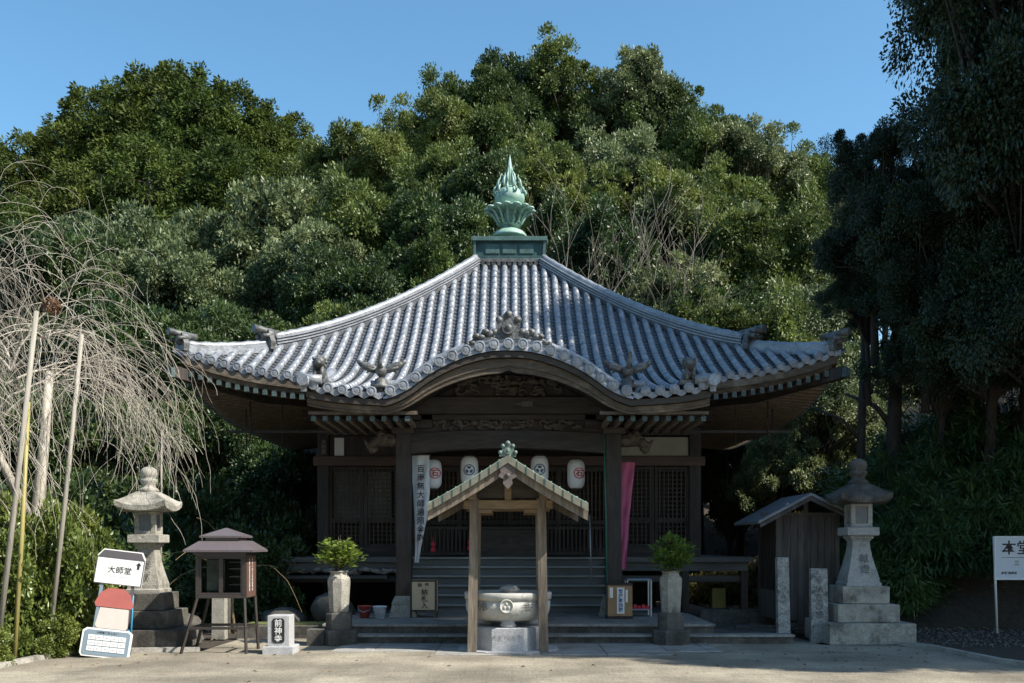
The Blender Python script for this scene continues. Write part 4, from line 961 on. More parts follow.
# ---------------------------------------------------------------- hanging things of the porch
def paper_lantern(x, z, red, label):
    y = 18.75; t = thing('paper_lantern', label, 'paper lantern', (x, y, z), 'row of white paper lanterns under the porch beam')
    b = MB(); prof = []
    for i in range(27):
        q = i / 26; rr = .165 * (1 - abs(2 * q - 1) ** 5 * .42) + (.003 if i % 2 else 0); prof.append((rr, -.27 + .54 * q))
    b.lathe((x, y, z), prof, 22); b.build('shade', paper, t)
    b = MB(); b.lathe((x, y, z), [(.1, .27), (.1, .3), (.09, .3)], 16); b.lathe((x, y, z), [(.09, -.305), (.1, -.3), (.1, -.27)], 16); b.tube([(x, y, z + .3), (x, y, 3.3)], .006, 5); b.build('hoops', wood_dark, t)
    m_ = ink_red if red else ink_navy
    # crest wraps on the front of the shade
    b = MB(); mx_ = .05 if red else 0; x_ = x + mx_
    pr_ = lambda dx: y - math.sqrt(max(.0, .17 ** 2 - (dx) ** 2)) - .004
    n_ = 30; r0, r1 = (.088, .105)
    ring = [[(x_ + r_ * math.cos(2*math.pi*i/n_), pr_(mx_ + r_ * math.cos(2*math.pi*i/n_)), z + .01 + r_ * math.sin(2*math.pi*i/n_)) for i in range(n_)] for r_ in (r0, r1)]
    vs = ring[0] + ring[1]; b.add(vs, [(i, n_ + i, n_ + (i + 1) % n_, (i + 1) % n_) for i in range(n_)])
    if not red:
        def disc(cx_, cz_, rx, rz_, rot):
            pts = []
            for j in range(12):
                a = j * math.pi / 6; u, v = rx * math.cos(a), rz_ * math.sin(a); xx = cx_ + u * math.cos(rot) - v * math.sin(rot); zz = cz_ + u * math.sin(rot) + v * math.cos(rot); pts.append((x_ + xx, pr_(xx) - .001, z + .01 + zz))
            b.add(pts, [tuple(range(12))])
        for i in range(3):
            a = math.pi / 2 + i * 2.094
            for k_ in (-.42, 0, .42): disc(.05 * math.cos(a + k_), .05 * math.sin(a + k_), .028, .011, a + k_)
    b.build('crest', m_, t)
    if red: text('crest_character', '石', .135, (x_, y - .175, z + .01), m_, t, right=(1, -.3, 0) if False else (1, .3, 0), bold=.03)
LZ = 1.6 + 71 * 18.75 / 995
paper_lantern((433 - 512) / 995 * 18.75, LZ, True, 'leftmost white paper lantern with red character crest, beside the white banner')
paper_lantern((469.5 - 512) / 995 * 18.75, LZ + .06, False, 'white paper lantern with dark round crest, left of the shelter ridge')
paper_lantern((539.5 - 512) / 995 * 18.75, LZ + .07, False, 'white paper lantern with dark round crest, right of the shelter ridge')
paper_lantern((576 - 512) / 995 * 18.75, LZ, True, 'rightmost white paper lantern with red character crest')
# white banner
def cloth(poly_l, poly_r, y, name, m, label, cat, amp=.03):
    b = MB(); n_ = 30; rs = []
    for i in range(n_ + 1):
        f = i / n_; xl = np.interp(f, *zip(*poly_l)); xr = np.interp(f, *zip(*poly_r)); rs.append([(xl + (xr - xl) * j / 8, y + amp * math.sin(j * 1.5 + f * 4) * (.4 + f) + .02 * math.sin(f * 23 + j), ztop - (ztop - zbot) * f) for j in range(9)])
    b.rings(rs, True, False); return b.build(name, m, None, label, cat)
ztop, zbot = 3.26, 1.28
bn_ = cloth([(0, -1.87), (.5, -1.81), (.8, -1.79), (1, -1.8)], [(0, -1.53), (.35, -1.52), (.6, -1.58), (.85, -1.68), (1, -1.72)], 18.4, 'banner', cloth_w, 'long white cloth banner with black brush characters beside the left porch column', 'banner')
tx = text('lettering', '百南無大師遍照金剛', .145, (-1.68, 18.33, 2.37), ink, bn_, True, 1.1, up=(.0, 0, 1))
ztop, zbot = 3.15, 1.15
b = MB(); b.tube([(-1.9, 18.4, 3.27), (-1.5, 18.4, 3.27)], .012, 6); b.build('banner_rod', wood_tan, bn_)
cloth([(0, 2.0), (.5, 1.98), (1, 1.95)], [(0, 2.3), (.5, 2.2), (1, 2.13)], 18.6, 'banner', cloth_p, 'rose pink cloth banner hanging right of the right porch column', 'banner')
b = MB(); b.tube([(1.72, 18.0, .3), (1.7, 18.0, 2.1), (1.66, 18.0, 3.6)], .014, 8); b.build('green_pole', green_pipe, None, 'thin green pole standing beside the right porch column', 'pole')
b = MB(); b.tube([(1.53, 19.2, .9), (1.5, 19.2, 2.2)], .014, 6); b.build('handrail_post', steel, None, 'slim pale metal post at the right side of the stair', 'post')
for x, z, s_, lab in ((-1.62, 1.62, 1, 'small faded red hanging charm left of the shelter'), (-.87, 1.66, 1.1, 'small bright red hanging charm beside the shelter left post')):
    b = MB(); b.blob((x, 20.5, z), (.045, .03, .06), 8); b.tube([(x, 20.5, z + .05), (x, 20.5, z + .14)], .012, 6); b.lathe((x, 20.5, z - .16), [(.06, 0), (.05, .06), (.02, .12)], 8); b.build('hanging_charm', ink_red, None, lab, 'charm')
# offering box at the top of the stair
ob = thing('offering_box', 'large dark wooden offering box at the head of the stair', 'offering box', (-.06, 20.6, 1.36))
b = MB(); b.box(-.66, .54, 20.3, 20.9, 1.42, 1.93); b.build('case', wood_dark_h, ob)
b = MB(); b.box(-.71, .59, 20.25, 20.95, 1.36, 1.419); b.box(-.7, .58, 20.26, 20.32, 1.931, 1.98); b.box(-.7, .58, 20.88, 20.94, 1.931, 1.98)
for i in range(9): b.box(-.66 + i * .15 - .012, -.66 + i * .15 + .012, 20.32, 20.88, 1.935, 1.965)
b.build('grille', wood_dark_h, ob)
b = MB(); b.prism([(-.3, 1.6), (.0, 1.66), (.18, 1.6), (.18, 1.74), (-.3, 1.74)], 20.28, 20.298) ; b.build('front_plate', wood_dark, ob)

# ---------------------------------------------------------------- boxes on the platform
bx = thing('name_slip_box', 'woven tan box on short legs lettered in black, left of the stair', 'box', (-1.58, 17.95, .3))
X0, X1, Yb = -1.58 - .235, -1.58 + .235, 17.75
m, t, p = nodes('punched tan mesh'); L = t.links.new; tc = N(t, 'ShaderNodeTexCoord'); ck_ = N(t, 'ShaderNodeTexVoronoi'); ck_.inputs['Scale'].default_value = 28; ck_.inputs['Randomness'].default_value = 0
L(tc.outputs['Object'], ck_.inputs['Vector']); rp = N(t, 'ShaderNodeValToRGB'); rp.color_ramp.elements[0].position = .3; rp.color_ramp.elements[1].position = .4; rp.color_ramp.elements[0].color = (.12, .09, .05, 1); rp.color_ramp.elements[1].color = (.48, .39, .26, 1)
L(ck_.outputs['Distance'], rp.inputs[0]); L(rp.outputs[0], p.inputs['Base Color']); p.inputs['Roughness'].default_value = .6
b = MB(); b.box(X0, X1, Yb, Yb + .3, .42, .98); b.build('case', m, bx)
b = MB()
for x in (X0, X1 - .03):
    for y in (Yb - .003, Yb + .273): b.box(x - .002, x + .032, y, y + .03, .3, .985)
b.box(X0 + .03, X1 - .03, Yb - .008, Yb - .001, .42, .45); b.box(X0 + .03, X1 - .03, Yb - .008, Yb - .001, .95, .98); b.build('frame', wood_dark, bx)
text('lettering', '納札入', .12, (-1.56, Yb - .01, .65), ink, bx, True, 1.0, bold=.012); text('small_lettering', '納  奉', .08, (-1.58, Yb - .01, .895), ink, bx, bold=.01)
bx = thing('copying_box', 'brass brown box with white vertical label lettered blue, foot of right porch column', 'box', (1.9, 17.7, .3))
X0, X1, Yb = 1.68, 2.11, 17.45
b = MB(); b.box(X0, X1, Yb, Yb + .34, .36, .9); b.build('case', mat('brass brown lacquer', (.3, .2, .11), (.16, .11, .07), 3, .3, .05, metal=.35), bx)
b = MB(); b.box(X0 - .01, X1 + .01, Yb - .01, Yb + .35, .3, .359); b.box(X0 - .01, X1 + .01, Yb - .01, Yb + .35, .9, .93); b.build('rim', wood_dark, bx)
b = MB(); b.box(1.84, 1.97, Yb - .008, Yb - .001, .4, .86); lb = b.build('label_sheet', white_p, bx)
text('lettering', '写経奉納箱', .08, (1.905, Yb - .011, .63), ink_blue, lb, True, 1.0, bold=.02)
b = MB(); b.box(1.99, 2.03, Yb - .006, Yb - .001, .6, .82); b.box(1.71, 1.77, Yb - .006, Yb - .001, .68, .86); b.build('side_slip', white_p, bx)
rk = thing('metal_rack', 'grey metal rack with low shelf behind the right stone vase', 'rack', (2.35, 18.3, .3))
b = MB()
for x in (2.1, 2.53):
    for y in (18.1, 18.45): b.box(x - .012, x + .012, y - .012, y + .012, .3, .96)
b.build('frame', steel, rk); b = MB(); b.box(2.09, 2.54, 18.08, 18.47, .962, .99); b.box(2.09, 2.54, 18.08, 18.47, .42, .44); b.build('shelf', slate_blue, rk)
b = MB()
for i in range(5): b.box(2.14 + i * .075, 2.2 + i * .075, 18.12, 18.2, .441, .5 + .02 * (i % 2))
b.build('candle_packet', ink_red, None, 'row of small red packets on the metal rack', 'packets')
def bucket(x, y, m_, label):
    b = MB(); b.lathe((x, y, .3), [(.08, 0), (.115, .21), (.13, .215), (.13, .23), (.11, .23), (.08, .03)], 20); o = b.build('bucket', m_, None, label, 'bucket')
    b = MB(); b.tube([(x - .125, y, .52), (x - .09, y - .1, .45), (x, y - .14, .42), (x + .09, y - .1, .45), (x + .125, y, .52)], .006, 5); b.build('handle', steel, o)
bucket(-2.62, 17.7, mat('red plastic', (.34, .06, .04), (.3, .05, .035), 2, .4, 0), 'red plastic bucket behind the left stone vase')
bucket(-2.33, 17.55, mat('pale blue plastic', (.6, .68, .75), (.55, .63, .7), 2, .4, 0), 'pale bluish white bucket beside the left porch column')
b = MB(); b.lathe((-2.52, 18.9, .3), [(.1, 0), (.11, .12), (.09, .13)], 12); b.lathe((-2.25, 18.9, .3), [(.07, 0), (.09, .1), (.07, .12)], 12)

# driftwood on the shelf and odds and ends under the veranda
rg = random.Random(6); dw = mat('bleached driftwood', (.4, .38, .35), (.2, .19, .17), 7, .85, .4)
nm = ['forked', 'thick curved', 'thin twisted', 'short knobbly', 'long wavy', 'flat broken', 'small hooked', 'stout pale', 'slender arched', 'gnarled']
for i in range(10):
    x = -4.75 + i * .235; y = 19.95 + rg.uniform(0, .3) + .2; b = MB(); z = .99; pts = [(x + j * .1, y + rg.uniform(-.08, .08), z + .04 + rg.uniform(0, .09)) for j in range(5)]
    b.tube(pts, [.035, .05, .045, .035, .015], 7); b.tube([pts[2], (pts[2][0] + .08, y - .12, z + .12)], [.03, .01], 6)
    b.build('driftwood', dw, None, nm[i] + ' piece of pale driftwood on the shelf under the left veranda' , 'driftwood', 'driftwood pieces laid along the left shelf')
b = MB(); b.box(-4.85, -2.5, 19.9, 20.5, .93, .99); b.build('plank', MATS['bleached shelf board'], None, 'long weathered plank under the driftwood, left side of the hall', 'plank')
for i, (x0_, x1_, y_, z0_, z1_, mm_, lab) in enumerate((
    (-3.75, -2.95, 18.6, .3, .62, mat('folded tarpaulin', (.08, .08, .07), (.04, .04, .036), 3, .8, .4), 'heap covered with grey tarpaulin under the left veranda'),
    (-4.6, -3.9, 18.3, .02, .3, MATS['folded tarpaulin'], 'low dark covered heap left of the platform under the veranda'))):
    b = MB(); b.blob(((x0_ + x1_) / 2, y_, z0_ + .1), ((x1_ - x0_) / 2, .35, (z1_ - z0_)), 14, .08, seed=i); b.build('covered_heap', mm_, None, lab, 'covered heap')
b = MB(); b.box(-4.7, -3.15, 17.5, 18.0, .05, .22); b.build('green_mat', mat('olive plastic mat', (.12, .13, .04), (.1, .12, .04), 5, .8, .3), None, 'olive green mat on the low bank behind the stone marker', 'mat')
b = MB(); b.box(-5.1, -4.88, 16.9, 17.1, 0, .98, taper=.93); b.build('stone_post', granite, None, 'square pale stone post standing behind the notice cabinet', 'stone post')
b = MB(); b.box(-5.25, -5.1, 17.9, 18.05, 0, 1.35); b.build('garden_post', granite_dk, None, 'dark slim post between the left lantern and the notice cabinet', 'post')
for i, (x, y, r_, lab) in enumerate(((-5.9, 17.7, .38, 'rounded dark rock behind the left stone lantern'), (-4.3, 18.7, .42, 'bluish grey rock between the cabinet legs'), (-5.2, 16.35, .14, 'small white stone at the foot of the pale stone post'), (-4.95, 20.3, .35, 'mossy rock beside the left veranda corner'))):
    b = MB(); b.blob((x, y, r_ * .45), (r_, r_ * .8, r_ * .6), 12, .12, seed=i + 3); b.build('rock', granite_dk, None, lab, 'rock')
# things under the right veranda
yl = mat('yellow crate plastic', (.24, .2, .04), (.15, .12, .03), 3, .5, 0)
b = MB(); b.box(4.15, 4.42, 20.6, 20.9, .3, .72); b.build('crate', yl, None, 'dim yellow crate under the right veranda', 'crate')
b = MB(); b.lathe((3.5, 20.6, .86), [(.04, 0), (.045, .1), (.02, .14), (.02, .17)], 10); b.build('bottle', mat('pale blue glass', (.25, .5, .6), (.2, .4, .5), 2, .15, 0), None, 'pale blue bottle on the right lower shelf', 'bottle')
b = MB(); b.box(3.85, 3.97, 20.5, 20.6, .86, .96); b.build('tin', steel, None, 'small tin beside the blue bottle on the right lower shelf', 'tin')

# ---------------------------------------------------------------- wooden hut
ht = thing('wooden_hut', 'small weathered plank hut with gabled roof beside the right stone lantern', 'hut', (5.15, 17.95, 0))
X0, X1, Y0h, Y1h = 4.62, 5.68, 17.35, 18.6
b = MB(); n_ = 9
for i in range(n_):
    xa = X0 + (X1 - X0) * i / n_; top_ = 2.2 + .0 ; b.box(xa + .003, xa + (X1 - X0) / n_ - .003, Y0h, Y0h + .025, .25 + .02 * (i % 3), 2.17)
b.build('front_boards', wood_shed, ht)
b = MB(); b.box(X0, X0 + .03, Y0h + .03, Y1h, .3, .8); b.box(X1 - .03, X1, Y0h + .03, Y1h, .3, 2.1); b.box(X0, X0 + .03, Y0h + .03, Y1h, 1.95, 2.12); b.box(X0, X1, Y1h - .03, Y1h, .3, 2.1); b.build('side_boards', wood_shed, ht)
b = MB()
for i in range(9): y = Y0h + .1 + i * .13; b.box(X0 + .005, X0 + .025, y, y + .03, .8, 1.95)
b.box(X0 + .03, X0 + .06, Y0h + .05, Y1h - .03, .8, 1.95)
b.build('side_lattice', wood_dark, ht)
b = MB()
for x in (X0 - .02, X1 - .05):
    for y in (Y0h - .02, Y1h - .05): b = MB(); b.box(x, x + .07, y, y + .07, 0, 2.14); b.build('corner_post', wood_shed, ht)
b = MB(); b.box(X0 + .05, X1 - .05, Y0h - .005, Y0h + .03, .18, .24); b.build('bottom_rail', wood_shed, ht)
b = MB(); xm = 5.12; pk = 2.5
b.box(xm - .04, xm + .04, Y0h - .01, Y0h + .04, 2.17, pk - .09); b.box(X0 - .3, X1 + .3, Y0h - .04, Y0h, 2.12, 2.171); b.box(xm - .04, xm + .04, Y0h - .25, Y1h + .2, pk - .1, pk - .03); b.build('roof_frame', wood_shed, ht)
for sg, xe, ze in ((-1, 4.22, 2.02), (1, 6.0, 2.07)):
    b = MB(); b.prism([(xm, pk), (xe, ze), (xe, ze - .05), (xm, pk - .05)], Y0h - .32, Y1h + .3)
    b.build('roof', mat('grey sheet roofing', (.2, .22, .25), (.12, .13, .145), 4, .45, .2, c3=(.09, .08, .075), c3amt=.3), ht)
    b = MB(); b.prism([(xm, pk - .052), (xe + sg * -.03, ze - .052), (xe + sg * -.03, ze - .12), (xm, pk - .13)], Y0h - .3, Y0h - .27); b.build('bargeboard', wood_shed, ht)
b = MB(); b.blob((4.78, Y0h - .12, 2.25), (.05, .05, .08), 10); b.build('hut_lamp', white_p, None, 'small white bulb lamp under the hut gable', 'lamp')
b = MB(); b.box(4.38, 4.58, 16.35, 16.5, 0, 1.4, taper=.92, tilt=(-.02, 0)); b.build('stone_post', mat('pitted pale stone', (.38, .38, .36), (.23, .23, .22), 9, .9, .6, c3=(.1, .1, .095), c3amt=.5, c3scale=7, grain=.3), None, 'tall narrow mossy stone post in front of the wooden hut', 'stone post')
b = MB(); b.box(4.9, 5.18, 16.3, 16.42, 0, 1.22, taper=.96, tilt=(.0, .02)); sl = b.build('stone_slab', MATS['pitted pale stone'], None, 'upright inscribed stone slab between the hut and the right lantern', 'stone slab')
text('inscription', '奉納石燈籠', .13, (5.03, 16.295, .75), MATS['chiselled groove'], sl, True, 1.1, bold=-.01, up=(0, .02, 1))
b = MB(); b.box(5.22, 5.28, 16.9, 16.95, 0, 1.0); b.build('yellow_stake', yl, None, 'thin yellow stake behind the stone slab', 'stake')
b = MB(); b.box(4.2, 4.36, 17.6, 17.9, .012, .2); b.build('wood_block', wood_shed, None, 'small wood block on the ground at the hut left foot', 'block')

# ---------------------------------------------------------------- sign at the right edge
sg_ = thing('direction_sign', 'white metal framed sign board on slim posts below the fern bank', 'sign', (9.4, 18.0, 0))
for x in (8.72, 10.1):
    b = MB(); b.tube([(x + .06, 18.02, 0), (x, 18.02, 1.76)], .022, 8); b.build('post', white_p, sg_)
b = MB(); b.box(8.74, 10.08, 17.99, 18.01, 1.0, 1.74); bd = b.build('board', mat('pale blue white board', (.62, .68, .74), (.55, .6, .66), 1.5, .4, 0), sg_)
b = MB(); b.box(8.72, 10.1, 17.985, 18.015, 1.74, 1.765); b.box(8.72, 10.1, 17.985, 18.015, .975, 1.0); b.box(8.715, 8.742, 17.984, 18.016, .975, 1.765); b.build('rim', white_p, sg_)
text('lettering', '本堂', .27, (9.11, 17.985, 1.56), ink, bd, bold=.012)
text('small_lettering', '三', .1, (9.12, 17.985, 1.28), ink, bd); text('small_lettering', '本堂 薬師堂', .055, (8.98, 17.985, 1.1), ink, bd)
b = MB(); b.box(8.85, 9.25, 17.983, 17.989, 1.375, 1.385); b.build('arrow', MATS['tarnished copper verge'], bd)
# ---------------------------------------------------------------- vegetation
broad_a = leafmat('olive broad leaves', (.175, .225, .055), (.036, .06, .018), .45, .3, .35)
broad_b = leafmat('grey green leaves', (.23, .275, .12), (.055, .085, .035), .42, .28, .45)
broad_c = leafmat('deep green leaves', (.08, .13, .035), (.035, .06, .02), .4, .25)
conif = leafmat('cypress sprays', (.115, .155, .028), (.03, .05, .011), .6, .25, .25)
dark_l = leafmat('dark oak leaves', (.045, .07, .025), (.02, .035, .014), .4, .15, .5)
hedge_l = leafmat('bright hedge leaves', (.22, .27, .06), (.08, .12, .025), .35, .25, .5)
fern_l = leafmat('long drooping leaves', (.08, .15, .04), (.035, .075, .02), .4, .3)
def quads(name, m, P, A, Sd, L_, W_):
    """many small leaf faces: base, two sides, tip"""
    n = len(P); Nn = np.cross(A, Sd) * (W_[:, None] * .25)
    v = np.empty((n, 4, 3)); v[:, 0] = P; v[:, 1] = P + A * L_[:, None] * .5 + Sd * W_[:, None] * .5 + Nn; v[:, 2] = P + A * L_[:, None]; v[:, 3] = P + A * L_[:, None] * .5 - Sd * W_[:, None] * .5 + Nn
    me = bpy.data.meshes.new(name); me.vertices.add(n * 4); me.vertices.foreach_set('co', v.ravel()); me.loops.add(n * 6); me.polygons.add(n * 2)
    base = np.arange(n)[:, None] * 4; li = (base + np.array([0, 1, 2, 0, 2, 3])).ravel()
    me.loops.foreach_set('vertex_index', li); me.polygons.foreach_set('loop_start', np.arange(n * 2) * 3); me.polygons.foreach_set('loop_total', np.full(n * 2, 3))
    me.materials.append(m); me.update(calc_edges=True); return me
def unit(a): return a / np.maximum(np.linalg.norm(a, axis=1, keepdims=True), 1e-6)
def clump_leaves(rg, cen, out, cr, nl, L0, W0, droop=.1, upb=.7, spread=.9):
    n = len(cen); c = np.repeat(cen, nl, 0); o = np.repeat(out, nl, 0); r = np.repeat(cr, nl)
    d = unit(rg.normal(size=(n * nl, 3))); d = unit(d + o * .4 + np.array([0, 0, .25]))
    P = c + d * (r * 1.12 * rg.random(n * nl) ** .55)[:, None] * np.array([1, 1, .72])
    A = unit(d * .7 + o * .3 + rg.normal(size=P.shape) * spread * .6 - np.array([0, 0, droop]))
    nr = unit(o * .5 + rg.normal(size=P.shape) * .55 + np.array([0, 0, upb])); Sd = unit(np.cross(A, nr))
    k = rg.uniform(.7, 1.3, len(P)); return P, A, Sd, L0 * k, W0 * k
def make_broad(seed, m, rx=3.4, rz=2.9, cz=5.8, nl=270, L0=.165, W0=.085, droop=.15, ncl=19, bare=0):
    rg = np.random.default_rng(seed); rr = random.Random(seed)
    lobes = [((0, 0, cz + rz * .25), rx * .55, rz * .62)]
    for i in range(11):
        a = i * 2.4 + rr.uniform(-.4, .4); q = rr.uniform(.45, .72); zz = cz + rz * rr.uniform(-.75, .62); f = math.sqrt(max(.1, 1 - ((zz - cz) / (rz * 1.05)) ** 2))
        lobes.append(((rx * q * f * math.cos(a), rx * q * f * math.sin(a), zz), rx * rr.uniform(.28, .42), rz * rr.uniform(.28, .42)))
    cen = []; out = []
    for (c, r1, r2) in lobes:
        for j in range(int(ncl * (r1 / (rx * .36)) ** 1.3)):
            d = rg.normal(size=3); d /= np.linalg.norm(d)
            if d[2] < -.55: d[2] *= -.6
            cen.append(np.array(c) + d * np.array([r1, r1, r2]) * rr.uniform(.5, 1.2) * (1.25 if rr.random() < .15 else 1)); o = d + (np.array(c) - np.array([0, 0, cz])) / rx * .6; out.append(o / np.linalg.norm(o))
    cen = np.array(cen); out = np.array(out); cr = rg.uniform(.22, .7, len(cen)) * rx / 3.4
    P, A, Sd, L_, W_ = clump_leaves(rg, cen, out, cr, nl, L0, W0, droop); crown = quads('crown', m, P, A, Sd, L_, W_)
    b = MB(); b.tube([(0, 0, -.6), (.05, .03, cz * .3), (-.05, .1, cz * .55), (.05, 0, cz * .9)], [.24, .19, .15, .08], 9)
    for i in range(0, len(cen), 3):
        t_ = cen[i]; s_ = (0, 0, min(t_[2] - .4, cz * (.4 + .4 * rr.random()))); mid = (t_[0] * .5 + rr.uniform(-.3, .3), t_[1] * .5 + rr.uniform(-.3, .3), (s_[2] + t_[2]) / 2 + .2); b.tube([s_, mid, tuple(t_)], [.075, .045, .012], 5, caps=False)
    return crown, b
def make_conifer(seed, m, h=12, r=2.6, ncl=420, nl=120):
    rg = np.random.default_rng(seed); cen = []; out = []; cr = []
    for i in range(ncl):
        z = h * (.12 + .88 * (1 - rg.random() ** .62)); f = (1 - z / h); rad = r * min(1, (f * 1.9 + .06)) ** .7 * rg.uniform(.6, 1.08); a = rg.uniform(0, 6.283)
        cen.append([rad * math.cos(a), rad * math.sin(a), z]); o = np.array([math.cos(a), math.sin(a), .35]); out.append(o / np.linalg.norm(o)); cr.append(.3 + .34 * min(1, f + .15))
    for i in range(3): cen.append([0, 0, h * (.955 + .008 * i)]); out.append([0, 0, 1]); cr.append(.16)
    P, A, Sd, L_, W_ = clump_leaves(rg, np.array(cen), np.array(out), np.array(cr), nl, .19, .075, .35, .4, .7); crown = quads('crown', m, P, A, Sd, L_, W_)
    b = MB(); b.tube([(0, 0, -.6), (0, 0, h * .5), (0, 0, h * .96)], [.24, .14, .02], 8)
    for i in range(0, ncl, 7): c = cen[i]; b.tube([(0, 0, c[2] - .3), (c[0] * .6, c[1] * .6, c[2] - .1), tuple(c)], [.04, .03, .01], 4, caps=False)
    return crown, b
def as_tree(nm, cr, tb):
    me = tb.build('trunk', bark, None, local=True); d = me.data; bpy.data.objects.remove(me); return (nm, cr, d)
KIND = {
 'A1': as_tree('broadleaf_tree', *make_broad(1, broad_a)), 'A2': as_tree('broadleaf_tree', *make_broad(2, broad_a, rz=3.3)), 'A3': as_tree('broadleaf_tree', *make_broad(3, broad_a, rx=3.7)),
 'G1': as_tree('broadleaf_tree', *make_broad(4, broad_b, nl=300, L0=.16)), 'G2': as_tree('broadleaf_tree', *make_broad(5, broad_b, rz=3.2)),
 'D1': as_tree('broadleaf_tree', *make_broad(6, broad_c)), 'D2': as_tree('broadleaf_tree', *make_broad(7, broad_c, rz=3.4)),
 'K1': as_tree('evergreen_oak', *make_broad(8, dark_l, nl=640, L0=.09, W0=.046, ncl=27, droop=.35)), 'K2': as_tree('evergreen_oak', *make_broad(9, dark_l, nl=640, L0=.09, W0=.046, ncl=27, droop=.35, rz=3.4)),
 'C1': as_tree('cypress_tree', *make_conifer(11, conif)), 'C2': as_tree('cypress_tree', *make_conifer(12, conif, r=3.0, ncl=460)),
}
HT = {'C': (12, 2.6)}
NTREE = 0
def tree(k, px, top, Y, wpx, label, group=None, base=None):
    """px, top: where its top stands in the view at depth Y; wpx: its width there"""
    global NTREE; NTREE += 1
    nm, cr, tr = KIND[k]; X = (px - 512) / 995 * Y; zt = CAMZ + (545 - top) * Y / 995; g = float(H(X, Y)) if base is None else base
    h, r = (12.1, 2.9) if k[0] == 'C' else (9.1, 4.0)
    sxy = wpx * Y / 995 / 2 / r; szz = max(.35, (zt - g) / h)
    sxy *= 1.0 if k[0] == 'C' else 1.12; nat = sxy * (1.05 if k[0] == 'C' else 1.4)
    t = thing(nm, label, 'tree', (X, Y, g), group, rz=random.uniform(0, 6.28))
    c = bpy.data.objects.new('crown', cr); C.objects.link(c); c.parent = t; c.scale = (sxy, sxy, nat); c.location = (0, 0, zt - g - h * nat)
    c = bpy.data.objects.new('trunk', tr); C.objects.link(c); c.parent = t; c.scale = (sxy, sxy, nat); c.location = (0, 0, zt - g - h * nat)
    return t
def place(k, X, Y, g, sxy, szz, label, group=None):
    nm, cr, tr = KIND[k]
    t = thing(nm, label, 'tree', (X, Y, g), group, rz=random.uniform(0, 6.28)); t.scale = (sxy, sxy, szz)
    c = bpy.data.objects.new('crown', cr); C.objects.link(c); c.parent = t
    c = bpy.data.objects.new('trunk', tr); C.objects.link(c); c.parent = t
    return t
